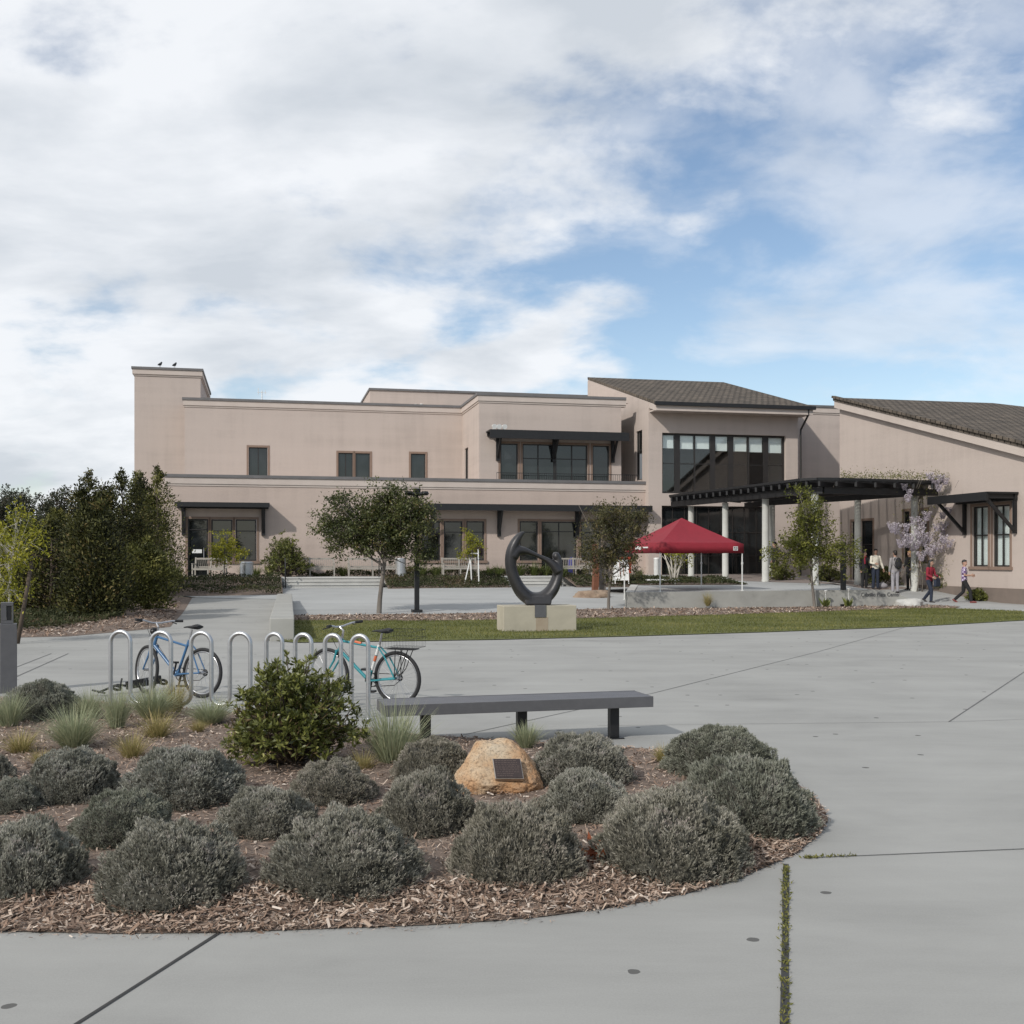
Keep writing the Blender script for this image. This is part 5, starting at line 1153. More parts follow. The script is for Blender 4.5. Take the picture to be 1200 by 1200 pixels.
# ------------------------------------------------------------------ the leafy green bush
def bush(name, label, x, y, z, w_, h, nb, mat, leafL, seed, group=None, rosette=11, cat='bush', side=None):
    rs = np.random.RandomState(seed); o = thing(name, label, cat, (x, y, z), 0, group); st = MB(); tips = []; axs = []
    for b in range(nb):
        a = rs.uniform(0, 6.28); e = rs.uniform(.12, 1.45); d = np.array([math.cos(a)*math.cos(e)*w_/2*1.05, math.sin(a)*math.cos(e)*w_/2*1.05, .14*h+math.sin(e)*h*.86]); f = rs.uniform(.66, 1.08); lum = 1+.30*noise.noise(Vector((math.cos(a)*1.8, math.sin(a)*1.8, e*2+seed)))
        T_ = d*f*lum; m_ = T_*.5 + rs.normal(0, .05, 3)*w_; m_[2] = max(.04, m_[2])
        st.tube([(0, 0, 0), tuple(m_*np.array([.8, .8, 1.1])), tuple(T_)], [.010*w_, .007*w_, .003*w_], 5, cap=False)
        q = T_ + rs.normal(0, .03, 3)*w_; tips += [T_]; axs.append(T_/np.linalg.norm(T_)+np.array([0, 0, .5]))
        for k in range(3):
            f2 = rs.uniform(.55, .95); p = (m_*(1-f2)+T_*f2) + rs.normal(0, .055, 3)*w_; p[2] = max(.03, p[2]); tips.append(p); axs.append(rs.normal(0, .5, 3)+T_/np.linalg.norm(T_)+np.array([0, 0, .4]))
    if side is not None:
        for k in range(16):
            p = np.array(side)+rs.normal(0, .05, 3)*w_; tips.append(p); axs.append(rs.normal(0, .5, 3)+np.array([.4, 0, .6]))
        st.tube([(0, 0, 0), (side[0]*.6, 0, side[2]*.7), tuple(side)], [.010, .007, .003], 5)
    tips = np.array(tips); axs = nrm(np.array(axs)); n = len(tips); P = np.repeat(tips, rosette, 0); A_ = np.repeat(axs, rosette, 0)
    D = nrm(A_*.75+rnd_dir(n*rosette)*.9); tone = np.clip(np.repeat(rs.normal(.42, .2, n), rosette)+rs.normal(0, .13, n*rosette), 0, 1)
    v, f = leaf_arrays(P-A_*RS.uniform(0, .05, (len(P), 1))*w_, D, RS.uniform(.6, 1.15, len(P))*leafL, RS.uniform(.24, .38, len(P))*leafL, .22, .58)
    v[:, 2] = np.maximum(v[:, 2], .005)
    np_obj('foliage', v, f, mat, o, tone)
    if side is not None:
        q = rs.normal(size=(1500, 3)); q = q/np.linalg.norm(q, axis=1, keepdims=True)*rs.uniform(.2, .92, (1500, 1))**.7; q = q*np.array([w_*.46, w_*.46, h*.42])+np.array([0, 0, h*.42]); q = q[q[:, 2] > .03]; D2 = nrm(q+rnd_dir(len(q))*.5); v2, f2 = leaf_arrays(q, D2, RS.uniform(.05, .10, len(q)), RS.uniform(.008, .018, len(q)), .2); np_obj('dry_leaf', v2, f2, M['twig'], o, RS.uniform(0, 1, len(q)))
    st.build('stem', M['darkbark'], o, smooth=True); return o
Zb = EYE*F/(903-HY); bush('leafy_bush', 'leafy green bush with bright leaf tips between the bike racks and the lavender', (338-600)/F*Zb, Zb+.1, .02, 1.12, .86, 230, M['bush'], .068, 5, side=(.60, -.1, .32))
# dead leaves
Zd = G(692, 1015); P = np.array([(Zd[0]+random.gauss(0, .05), Zd[1]+random.gauss(0, .06), random.uniform(.04, .10)) for _ in range(40)]); stuff('dead_leaves', leaf_arrays(P, rnd_dir(40), RS.uniform(.06, .11, 40), RS.uniform(.03, .05, 40), .3), M['dead'], 'curled orange dead leaves between two front lavender mounds', RS.uniform(0, 1, 40))
px0 = G(899, 981); pp = thing('paper_scrap', 'crumpled white paper scrap on the mulch at the bed end', 'litter', (px0[0], px0[1], .05)); m = MB(); m.ball((0, 0, 0), (.05, .035, .025), 9, 6); 
for i, v in enumerate(m.v): m.v[i] = tuple(c+random.gauss(0, .007) for c in v)
m.build('paper', M['white'], pp)
# ------------------------------------------------------------------ trees
def tree(name, label, cat, x, y, z, trunk, lobes, nlimb, nleaf, leafL, mat, bark, seed, lean=(0, 0), clump=.22, group=None, fork=.55, leafW=.5, r0=.07):
    """lobes: (dx, dy, z, rx, ry, rz) crown ellipsoids relative to the base; limbs run from the trunk into them and carry leaf clumps"""
    rs = np.random.RandomState(seed); o = thing(name, label, cat, (x, y, z), 0, group); m_ = MB(); th = trunk
    tp = [(lean[0]*f+.05*math.sin(f*5+seed)*th*.2, lean[1]*f, th*f) for f in (0, .25, .5, .75, 1.0)]
    m_.tube([(0, 0, -.1)]+tp, [r0*1.35, r0*1.15, r0, r0*.9, r0*.8, r0*.72], 9); m_.build('trunk', bark, o, smooth=True); lb = MB(); cl = []; wts = np.array([l[3]*l[4]*l[5] for l in lobes]); wts = wts/wts.sum(); top_ = np.array(tp[-1]); bou = []
    for L_ in lobes:
        c_ = np.array(L_[:3]); s_ = top_*rs.uniform(.86, 1.0); bm_ = s_*.5+c_*.5+rs.normal(0, .05, 3)+np.array([0, 0, .10*(c_[2]-s_[2])]); bou.append((s_, bm_, c_)); lb.tube([tuple(s_), tuple(bm_), tuple(c_)], [r0*.55, r0*.40, r0*.18], 7, cap=False)
    for k in range(nlimb):
        li = rs.choice(len(lobes), p=wts); L_ = lobes[li]; d = rs.normal(size=3); d /= np.linalg.norm(d); rad = rs.uniform(.25, 1.0)**.6
        e = np.array(L_[:3])+d*np.array(L_[3:])*rad; f = rs.uniform(.15, 1.0); q0, q1, q2 = bou[li]; s0 = q0*(1-f)**2+q1*2*f*(1-f)+q2*f*f
        mid = s0*.5+e*.5+rs.normal(0, .07, 3)+np.array([0, 0, .06*(e[2]-s0[2])]); lb.tube([tuple(s0), tuple(mid), tuple(e)], [r0*.24, r0*.15, r0*.05], 5, cap=False)
        cl.append((e, 1.0))
        for q in range(3):
            g_ = rs.uniform(.45, 1.05); c = mid*(1-g_)+e*g_+rs.normal(0, clump*.9, 3); cl.append((c, .75))
            if q < 2: lb.tube([tuple(mid*.6+e*.4), tuple(c)], [r0*.12, r0*.04], 4, cap=False)
    lb.build('limbs', bark, o, smooth=True); w_ = np.array([c[1] for c in cl]); idx = rs.choice(len(cl), nleaf, p=w_/w_.sum()); C_ = np.array([c[0] for c in cl]); tone0 = rs.normal(.45, .22, len(cl))
    sc = np.array([c[1] for c in cl])*rs.uniform(.6, 1.25, len(cl)); P = C_[idx]+rs.normal(size=(nleaf, 3))*(clump*sc[idx])[:, None]*np.array([[1, 1, .75]])*.62
    D = rnd_dir(nleaf); D[:, 2] -= .15; v, f = leaf_arrays(P, D, RS.uniform(.45, 1.4, nleaf)*leafL, RS.uniform(.7, 1.2, nleaf)*leafL*leafW, .2); v[:, 2] = np.maximum(v[:, 2], .01)
    np_obj('crown', v, f, mat, o, np.clip(tone0[idx]+rs.normal(0, .15, nleaf), 0, 1)); return o
def at(px, Z): return (px-CX)/F*Z
k = 36/1300
tree('lawn_tree', 'leafy dark green young tree on the mulch strip beside the black lamp post', 'tree', at(444, 35.6), 35.6, .06, 1.75, [(-.75, 0, 3.0, 1.15, 1.0, .85), (.75, .1, 3.05, 1.05, 1.0, .95), (0, 0, 2.4, 1.1, .9, .7), (.35, 0, 3.75, .8, .7, .45), (-1.45, 0, 2.55, .6, .6, .55), (1.2, 0, 2.1, .6, .6, .6)], 150, 24000, .10, M['oak'], M['bark'], 3, (.18, 0), .25, r0=.075)
tree('lawn_tree', 'sparse bronze-green young tree on the mulch strip by the red tent', 'tree', at(713, 37.4), 37.4, .06, 1.2, [(-.1, 0, 2.5, 1.0, .9, .9), (.55, 0, 2.8, .8, .7, .75), (-.45, 0, 1.7, .75, .6, .6), (.75, 0, 1.75, .5, .5, .5), (.25, 0, 3.3, 1.2, .7, .4), (-1.0, 0, 3.55, .3, .3, .22)], 110, 9000, .09, M['oakbrown'], M['bark'], 9, (.06, 0), .21, r0=.05)
tree('lawn_tree', 'small yellow-green tree before the pergola at the low wall', 'tree', at(954, 39.2), 39.2, gr(10.6, 39)+.04, 1.45, [(-.2, 0, 3.3, .62, .6, .72), (-.85, 0, 2.0, .75, .7, .65), (.75, 0, 1.9, .85, .7, .6), (0, 0, 2.4, .7, .7, .6), (-.55, 0, 4.1, .35, .3, .3)], 95, 9500, .095, M['spring'], M['bark'], 14, (-.1, 0), .21, r0=.05)
# saplings
def lz(px, v, z): u = U(px, v); x, y = LW(u, v); return x, y, z
x, y, z = lz(263, -5.2, .95); tree('sapling', 'bright yellow-green sapling at the low hedge before the door windows', 'tree', x, y, z, .8, [(0, 0, 1.2, .75, .6, .6), (.1, 0, 1.9, .4, .4, .35), (.7, 0, 1.1, .35, .3, .25)], 40, 1700, .11, M['yellowleaf'], M['bark'], 21, (0, 0), .16, r0=.025)
x, y, z = lz(554, -5.6, .75); sp2 = tree('sapling', 'thin yellow-green sapling tied between pale stakes before the facade', 'tree', x, y, z, .9, [(0, 0, 1.7, .5, .45, .6), (-.35, 0, 1.3, .35, .3, .25)], 30, 900, .11, M['yellowleaf'], M['bark'], 23, (0, 0), .15, r0=.02)
m = MB()
for dx, tx_ in ((-.38, -.1), (-.05, -.1), (.28, .25)): m.bar((dx, -.1, -.1), (tx_, -.1, 1.5 if dx > .2 else 1.1), .05, .05)
m.bar((-.1, -.1, 1.3), (.25, -.1, 1.3), .03, .05); m.build('stake', M['white'], sp2)
x = at(790, 47.0); tree('sapling', 'multi-stemmed small tree with white stems behind the red tent', 'tree', x, 47.0, gR(x, 47), .3, [(0, 0, 1.3, .6, .5, .35), (-.7, 0, 1.35, .35, .3, .3), (.6, 0, 1.3, .4, .3, .3)], 24, 700, .10, M['yellowleaf'], M['whitebark'], 27, (0, 0), .16, r0=.05)
ob = bpy.data.objects[-1] if False else None
ms = MB()
for dx in (-.3, -.12, .08, .28): ms.tube([(dx*.3, 0, 0), (dx*.8, 0, .7), (dx*1.6, .1, 1.5)], [.045, .035, .02], 7)
tt_ = [o_ for o_ in COL.objects if o_.get('label', '').startswith('multi-stemmed')][0]; ms.build('stem', M['whitebark'], tt_, smooth=True)
# yellow-green tree with leaning stake at the left edge
x = at(4, 23.6); tree('garden_tree', 'yellow-green young tree at the left edge behind the bollard light', 'tree', x, 23.7, .1, 1.25, [(.1, 0, 2.0, .75, .6, .6), (-.3, 0, 1.5, .7, .6, .5), (.25, 0, 2.5, .45, .4, .3), (.2, 0, 1.0, .4, .35, .25)], 70, 3600, .075, M['yellowleaf'], M['whitebark'], 31, (.12, 0), .17, r0=.03)
sk_ = thing('tree_stake', 'leaning brown wooden stake beside the yellow-green tree', 'stake', (at(20, 23.55), 23.55, 0)); m = MB(); m.tube([(0, 0, -.05), (.27, .1, 1.75)], [.045, .04], 10); m.build('shaft', M['darkbark'], sk_, smooth=True)
# dark upright evergreens left of the building
def evergreen(label, px, Z, w_, h, n, mat, seed, spires=3, group='dark evergreens left of the building', round_=False, zb=None):
    rs = np.random.RandomState(seed); x = at(px, Z); z = lb_h(x, Z) if zb is None else zb; o = thing('evergreen_tree', label, 'tree', (x, Z, z), 0, group); m_ = MB(); cl = []; ax_ = []; mb_ = MB()
    m_.tube([(0, 0, -.1), (.03, 0, h*.5), (0, 0, h*.93)], [.07+.012*h, .05, .012], 8); m_.build('trunk', M['darkbark'], o, smooth=True)
    sps = [(rs.uniform(-.33, .33)*w_*(0 if i == 0 else 1), rs.uniform(-.3, .3)*w_*(0 if i == 0 else 1), h*(1 if i == 0 else rs.uniform(.78, .97)), w_*(1 if i == 0 else rs.uniform(.5, .7))) for i in range(spires)]
    nc = int(260*(w_*h/8)**.7); 
    for i in range(nc):
        sx_, sy_, sh, sw = sps[i % spires]; t_ = rs.beta(1.1, 1.35); a = rs.uniform(0, 6.28)
        prof_ = (math.sin(math.pi*min(1, .12+t_*.88))**.7 if round_ else (1-t_)**.6*(.7+.3*min(1, t_*5)))
        r_ = sw/2*prof_*rs.uniform(.45, 1.06)*(1+.22*noise.noise(Vector((a*1.3, t_*5, seed)))); c = (sx_+r_*math.cos(a), sy_+r_*math.sin(a), .12+sh*t_*.97); cl.append(c); ax_.append((math.cos(a)*.8, math.sin(a)*.8, .75))
        if i % 4 == 0: mb_.tube([(sx_*.4, sy_*.4, max(.05, c[2]-.25*r_-.1)), c], [.016, .005], 4, cap=False)
    for sx_, sy_, sh, sw in sps:
        for j in range(9): cl.append((sx_+rs.normal(0, .03), sy_+rs.normal(0, .03), sh*(.88+.135*j/8))); ax_.append((rs.normal(0, .5), rs.normal(0, .5), 1))
    mb_.build('limbs', M['darkbark'], o); cl = np.array(cl); ax_ = nrm(np.array(ax_)); idx = rs.randint(0, len(cl), n); tone0 = rs.normal(.42, .27, len(cl))
    tz = cl[idx][:, 2]/h; sp_ = (.06+.11*w_/2.2)*(1.1-.8*np.clip(tz, 0, 1)**3)
    P = cl[idx]+rs.normal(size=(n, 3))*sp_[:, None]; D = nrm(ax_[idx]+rnd_dir(n)*.8); v, f = leaf_arrays(P, D, RS.uniform(.6, 1.2, n)*.125, RS.uniform(.035, .06, n), .15); v[:, 2] = np.maximum(v[:, 2], .02)
    np_obj('crown', v, f, mat, o, np.clip(tone0[idx]+rs.normal(0, .14, n), 0, 1)); return o
evergreen('broad dark olive evergreen nearest the path corner, in front of the others', 118, 31.5, 2.5, 3.1, 15000, M['conifer'], 41, 4)
evergreen('wide dark evergreen behind the yellow-green tree', 60, 33.0, 2.7, 2.6, 13000, M['conifer'], 42, 4, round_=True)
evergreen('bushy olive evergreen with a rounded top at the path edge', 172, 35.0, 1.7, 2.15, 8000, M['olive'], 43, 3, round_=True)
evergreen('tall spiky evergreen standing against the sky left of the tower', 104, 38.0, 2.5, 4.4, 12000, M['conifer'], 44, 4)
evergreen('tall evergreen with twin tips in front of the tower edge', 143, 40.0, 2.6, 4.5, 12000, M['conifer'], 45, 4)
evergreen('tall bright-tipped evergreen touching the building corner', 184, 43.0, 2.5, 4.75, 13000, M['olive'], 46, 3)
evergreen('dark evergreen filling in behind the twin-tipped one', 165, 46.0, 3.4, 4.2, 13000, M['conifer'], 47, 4, round_=True)
evergreen('green rounded evergreen at the left edge of the photo', 14, 36.0, 3.0, 2.7, 11000, M['conifer'], 48, 3, round_=True)
evergreen('low olive evergreen filling the gap left of the tall spiky one', 66, 40.0, 2.8, 3.1, 10000, M['olive'], 49, 3, round_=True)
# far eucalypts
for i, (px, Z, h, w_, lab) in enumerate(((72, 95, 8.3, 5.2, 'far umbrella-shaped tree on the skyline left of the tall spiky evergreen'), (30, 105, 8.6, 6.5, 'far broad tree on the skyline above the yellow-green tree'), (-10, 98, 8.6, 6.0, 'far tree on the skyline at the left edge of the photo'), (112, 110, 8.0, 6.0, 'far tree on the skyline mostly hidden by the tall evergreens'))):
    x = at(px, Z); tree('skyline_tree', lab, 'tree', x, Z, 0, h*.5, [(0, 0, h*.80, w_*.5, w_*.4, h*.15), (-w_*.25, 0, h*.62, w_*.32, w_*.3, h*.16), (w_*.28, 0, h*.60, w_*.3, w_*.3, h*.16), (0, 0, h*.4, w_*.5, w_*.4, h*.2)], 90, 6500, .26, M['far'], M['darkbark'], 60+i, (0, 0), .5, 'far skyline trees', r0=.22)
for i, (px, Z, h, w_) in enumerate(((-60, 90, 7.5, 9), (20, 92, 5.6, 9), (95, 92, 5.2, 8), (150, 96, 5.0, 8))):
    x = at(px, Z); tree('skyline_tree', ['low dark tree beyond the left edge of the skyline', 'low far tree filling the skyline under the broad one', 'low far tree filling the skyline under the umbrella-shaped one', 'low far tree behind the evergreens near the tower'][i], 'tree', x, Z, 0, h*.35, [(0, 0, h*.55, w_*.5, w_*.35, h*.35)], 60, 5000, .28, M['far'], M['darkbark'], 70+i, (0, 0), .6, 'far skyline trees', fork=.3, r0=.2)
# ------------------------------------------------------------------ ground covers
def cover(name, label, pts_, zf_, n, h, L_, mat, tone=None, flowers=0):
    p = np.array(pts_); z = np.array([zf_(a, b) for a, b in p]); hh = np.array([max(.02, h*(.6+.9*noise.noise(Vector((a*.9, b*.9, 9))))) for a, b in p]); P = np.column_stack([p, z+RS.uniform(0, 1, len(p))**.6*hh]); D = rnd_dir(len(p)); D[:, 2] = np.abs(D[:, 2])*.8+.1
    tn = np.clip(np.array([.42+.5*noise.noise(Vector((a*.6, b*.6, 4))) for a, b in p])+RS.normal(0, .18, len(p)), 0, 1)
    return stuff(name, leaf_arrays(P, D, RS.uniform(.6, 1.2, len(p))*L_, RS.uniform(.3, .55, len(p))*L_, .2), mat, label, tn)
lc = [(-24, 24.2), (-22, 24.3), (-14.2, 25.0), (-11.4, 26.5), (-10.7, 30.2), (-13.0, 38), (-22, 38)]
cover('ground_cover', 'low dark ground cover under the evergreens at the left', scatter(lc, 60000), lb_h, 0, .22, .10, M['cover'])
def bl2w(u0, u1, v0, v1, n): return [LW(random.uniform(u0, u1), random.uniform(v0, v1)) for _ in range(n)]
def bz(v0, z0, v1, z1):
    def f(x, y):
        v = -(x-AX)*SA+(y-AY)*CA; return lerp(z0, z1, (v-v0)/(v1-v0))
    return f
cover('ground_cover', 'low reddish-green hedge planting in the bed at the foot of the left terrace', bl2w(-4.5, uL-.1, -9.4, -4.4, 11000), bz(-9.6, .34, -4.32, 1.0), 0, .32, .11, M['cover'])
cover('ground_cover', 'low grassy green planting in the bed between the two flights of steps', bl2w(uM0, uM1, -6.5, -4.5, 5500), bz(-6.6, .46, -4.32, 1.0), 0, .22, .11, M['cover'])
cover('ground_cover', 'low green planting in the bed right of the terrace steps', bl2w(uS2, 22.3, -7.0, -4.4, 4000), bz(-7.2, .46, -4.32, 1.0), 0, .22, .11, M['cover'])
tb = [(5.3, 44.6), (9.6, 45.2), (9.3, 47.4), (7.5, 49.2), (5.6, 49.2), (3.2, 47.6), (3.4, 46.5)]
sheet('tent_bed', tb, lambda x, y: max(gR(x, y), gl(x, y)), .03, .8, M['soil'])
cover('ground_cover', 'low dark green planting bed behind the red tent', scatter(tb, 7500), lambda x, y: max(gR(x, y), gl(x, y))+.03, 0, .26, .11, M['cover'])
# strap-leaved clumps and shrubs at the facade
SM = [tuft_mesh(130, 1.15, M['strap'], .9, 6), tuft_mesh(110, 1.2, M['strap'], 1.0, 7)]
for m_ in SM:
    pass
for i, (px, v, w_, h, lab) in enumerate(((402, -.5, 1.0, .75, 'strap-leaved clump between two wooden benches at the facade'), (494, -.6, 1.3, .85, 'strap-leaved clump right of the tall silver trash can'), (511, -.6, 1.1, .8, 'strap-leaved clump left of the short wooden bench'), (573, -.6, 1.0, .75, 'strap-leaved clump just right of the short wooden bench'), (585, -.8, 1.1, .75, 'strap-leaved clump at the left edge of the ring sculpture'), (609, -.6, 1.3, .95, 'strap-leaved clump seen through the left of the ring sculpture'), (626, -.6, 1.3, .95, 'strap-leaved clump seen through the middle of the ring sculpture'), (640, -.6, 1.2, .85, 'strap-leaved clump seen through the right of the ring sculpture'), (659, -4.6, 1.1, .8, 'strap-leaved clump right of the ring sculpture'), (316, -.8, 1.0, .7, 'strap-leaved clump left of the dark round shrub'), (300, -.8, 1.1, .75, 'strap-leaved clump under the rightmost door-side window'), (286, -.8, 1.0, .7, 'strap-leaved clump behind the stubby silver trash can'), (205, -.7, .9, .8, 'dark spiky clump left of the signed glass door'), (788, -1.2, 1.0, .7, 'strap-leaved clump under the white-stemmed tree'), (749, -1.5, .9, .6, 'strap-leaved clump with yellow tips by the newspaper box'))):
    x, y = LW(U(px, v), v); o = bpy.data.objects.new('strap_leaf_clump', SM[i % 2]); COL.objects.link(o); o.location = (x, y, .9 if px > 700 else .95); o.rotation_euler = (0, 0, i*1.3); o.scale = (w_*.62, w_*.62, h*.95); tag(o, lab, 'plant', 'strap-leaved clumps')
# widen strap leaves
for m_ in SM:
    n_ = len(m_.vertices); c_ = np.empty(n_*3, dtype=np.float32); m_.vertices.foreach_get('co', c_); c_ = c_.reshape(-1, 5, 2, 3); mid = c_.mean(2, keepdims=True); c_ = mid+(c_-mid)*3.4; m_.vertices.foreach_set('co', c_.ravel()); m_.update()
x, y = LW(U(336, -1.6), -1.6); bush('round_shrub', 'dark green rounded shrub against the facade left of the benches', x, y, .95, 2.1, 1.75, 190, M['bush'], .13, 15, cat='shrub')
# calla lilies at the low wall
for px, lab, h in ((994, 'white-flowered lily plant right of the plain dark post', .55), (967, 'white-flowered lily plant left of the plain dark post', .48)):
    Z = wall_y(at(px, 40))-.35; x = at(px, Z); z = gr(x, Z)+.03; o = thing('lily_plant', lab, 'plant', (x, Z, z), 0, 'white lilies at the low wall'); n = 26; a = RS.uniform(0, 6.28, n); D = np.column_stack([np.cos(a)*.6, np.sin(a)*.6, np.ones(n)]); v, f = leaf_arrays(np.zeros((n, 3))+RS.normal(0, .04, (n, 3))*[1, 1, 0], D, RS.uniform(.2, .42, n), RS.uniform(.05, .1, n), .2); np_obj('leaf', v, f, M['strap'], o, RS.uniform(.3, 1, n))
    m = MB(); m.tube([(0, 0, 0), (.02, 0, h)], .008, 6); m.lathe([(.006, h-.02), (.03, h+.03), (.065, h+.09), (.06, h+.10), (.02, h+.04)], 12, (.02, 0, 0)); m.build('flower', M['white'], o, auto=True)
x = 17.75; y = 46.7
for px, Z, w_, h, lab in ((1113, 46.4, 1.2, .9, 'small green shrub under the wisteria at the wing wall'), (1146, 43.6, .8, .4, 'low green shrub at the plinth under the curtained windows'), (1035, 49.5, 1.4, .8, 'dark low shrub behind the standing group of people'), (915, 50.5, 1.6, .75, 'dark low shrub behind the pale pergola column and small tree'), (970, 51.5, 1.6, .8, 'dark low shrub in the shade of the pergola')):
    bush('low_shrub', lab, at(px, Z), Z, gR(at(px, Z), Z), w_, h, 70, M['bush'], .11, int(px), 'low shrubs by the pergola', cat='shrub')
# ------------------------------------------------------------------ wisteria
WI = thing('wisteria', 'flowering pale purple wisteria climbing the right end of the pergola', 'wisteria', (17.1, 46.3, gR(17.1, 46.3)))
wp = np.array([17.1, 46.3, gR(17.1, 46.3)]); m = MB()
for k in range(5):
    a = k*1.3; pts_ = [(.17*math.cos(a+t_*4), .17*math.sin(a+t_*4)+.35, 4.3*t_) for t_ in [i/14 for i in range(15)]]; m.tube(pts_, .018, 6)
for k in range(9):
    x0 = random.uniform(-.6, 1.2); m.tube([(0, .3, 3.9), (x0*.5, -.2, 4.35), (x0, random.uniform(-.5, .6), 4.55), (x0*1.6-.5, random.uniform(-.5, .5), random.uniform(4.3, 4.9))], .012, 5)
for k in range(12): 
    x0 = -4.4+random.uniform(0, 5.2); y0 = random.uniform(-2.2, .3); m.tube([(x0, y0, 4.25), (x0+.2, y0+.1, 4.55+random.uniform(0, .3))], .008, 4)
m.build('vine', M['bark'], WI, smooth=True)
def racemes(cs, nper, name):
    P, D, T_ = [], [], []
    for (cx, cy, cz, sz) in cs:
        n = nper; tt_ = RS.uniform(0, 1, n); rr_ = .20*sz*(1-tt_*.7); a = RS.uniform(0, 6.28, n)
        P.append(np.column_stack([cx+rr_*np.cos(a), cy+rr_*np.sin(a), cz-tt_*.38*sz])); D.append(rnd_dir(n)-np.array([[0, 0, .5]])); T_.append(np.clip(RS.normal(.55, .22, n)-.25*tt_, 0, 1))
    P = np.concatenate(P); v, f = leaf_arrays(P, np.concatenate(D), RS.uniform(.04, .075, len(P)), RS.uniform(.03, .05, len(P)), .3); np_obj(name, v, f, M['wist'], WI, np.concatenate(T_))
def from_px(px, py, Z): return ((px-CX)/F*Z-wp[0], Z-wp[1], HZ(py, Z)-wp[2])
cs = []
for px, py in ((1052, 619), (1058, 625), (1064, 618), (1068, 630), (1076, 622), (1080, 612), (1086, 604), (1083, 634), (1091, 628), (1099, 618), (1104, 622), (1107, 616), (1073, 637), (1088, 642), (1096, 637), (1103, 640), (1111, 637), (1069, 641), (1080, 650), (1090, 648), (1054, 637), (1046, 617), (1113, 645), (1062, 633), (1078, 629), (1072, 610), (1106, 632)):
    cs.append((*from_px(px+random.uniform(-2, 2), py-5, 45.6+random.uniform(-.35, .6)), random.uniform(.8, 1.25)))
for px, py in ((1060, 566), (1066, 573), (1094, 558), (1098, 562), (1103, 556), (1089, 554), (1108, 560), (1100, 568), (1064, 580), (1105, 600), (1112, 594)): cs.append((*from_px(px, py, 45.5), .7))
racemes(cs, 230, 'flower_cluster')
n = 2600; P = []
for i in range(n):
    if i < 1500: px, py, Z = random.uniform(985, 1112), 561+random.gauss(0, 1)-abs(random.gauss(0, 4.2))*(1+.8*noise.noise(Vector((i*.37, 0, 0)))), random.uniform(45, 47)
    else: px, py, Z = random.gauss(1085, 17), random.uniform(562, 675), random.uniform(45.4, 46.3)
    P.append(from_px(px, py, Z))
P = np.array(P); v, f = leaf_arrays(P, rnd_dir(n), RS.uniform(.05, .11, n), RS.uniform(.02, .04, n), .2); np_obj('leaf', v, f, M['olive'], WI, RS.uniform(.2, 1, n))
# ivy on the near column
IV = thing('column_vine', 'thin leafy vine twining around the pergola column behind the small tree', 'vine', (12.23, 44.8, gR(12.23, 44.8))); m = MB(); P = []
for k in range(3):
    pts_ = [(.18*math.cos(k*2+t_*9), .18*math.sin(k*2+t_*9), 3.7*t_) for t_ in [i/30 for i in range(31)]]; m.tube(pts_, .01, 5); P += [(p[0]+random.gauss(0, .03), p[1]+random.gauss(0, .03), p[2]+random.gauss(0, .06)) for p in pts_ for _ in range(7)]
m.build('vine', M['darkbark'], IV); P = np.array(P); v, f = leaf_arrays(P, rnd_dir(len(P)), RS.uniform(.06, .11, len(P)), RS.uniform(.03, .05, len(P)), .2); np_obj('leaf', v, f, M['olive'], IV, RS.uniform(0, .8, len(P)))

cover('ground_cover', 'dark low planting along the foot of the facade behind the benches', bl2w(6.0, 21.5, -.75, -.05, 5200), lambda x, y: .95, 0, .5, .13, M['cover'])
# ------------------------------------------------------------------ people
M['skin'] = pm('skin', (.42, .26, .19), (.36, .21, .15), 8, .6)
M['hairdark'] = pm('dark_hair', (.018, .014, .012), (.010, .008, .007), 30, .5)
M['hairblond'] = pm('blonde_hair', (.42, .26, .12), (.32, .19, .08), 30, .5)
M['clblack'] = pm('black_cloth', (.016, .016, .018), (.010, .010, .012), 10, .9)
M['clred'] = pm('crimson_cloth', (.26, .018, .035), (.18, .012, .025), 10, .9)
M['clcream'] = pm('cream_cloth', (.66, .62, .53), (.56, .52, .44), 8, .9)
M['clgrey'] = pm('grey_cloth', (.30, .28, .28), (.22, .21, .21), 8, .9)
M['cllight'] = pm('light_grey_cloth', (.33, .32, .34), (.26, .25, .27), 8, .9)
M['denim'] = pm('denim', (.022, .030, .052), (.014, .019, .034), 12, .9)
M['shoe'] = pm('dark_shoe', (.03, .025, .025), (.02, .018, .018), 12, .6)
M['shoered'] = pm('red_shoe', (.20, .05, .045), (.15, .035, .03), 12, .6)
m_, t_, b_, L_ = nt('plaid_cloth'); tc_ = node(t_, 'ShaderNodeTexCoord'); wv = []
mp = node(t_, 'ShaderNodeMapping'); mp.inputs['Scale'].default_value = (1, 1, 1); L_(tc_.outputs['Object'], mp.inputs['Vector']); ck = node(t_, 'ShaderNodeTexChecker'); setin(ck, Scale=13, Color1=(.62, .58, .66, 1), Color2=(.13, .06, .17, 1)); L_(mp.outputs[0], ck.inputs['Vector'])
vo = node(t_, 'ShaderNodeTexChecker'); setin(vo, Scale=29, Color1=(1, 1, 1, 1), Color2=(.45, .35, .55, 1)); L_(mp.outputs[0], vo.inputs['Vector']); mxx = node(t_, 'ShaderNodeMix', data_type='RGBA', blend_type='MULTIPLY'); mxx.inputs['Factor'].default_value = .8; L_(ck.outputs['Color'], mxx.inputs[6]); L_(vo.outputs['Color'], mxx.inputs[7]); L_(mxx.outputs[2], b_.inputs['Base Color']); setin(b_, Roughness=.9); M['plaid'] = m_
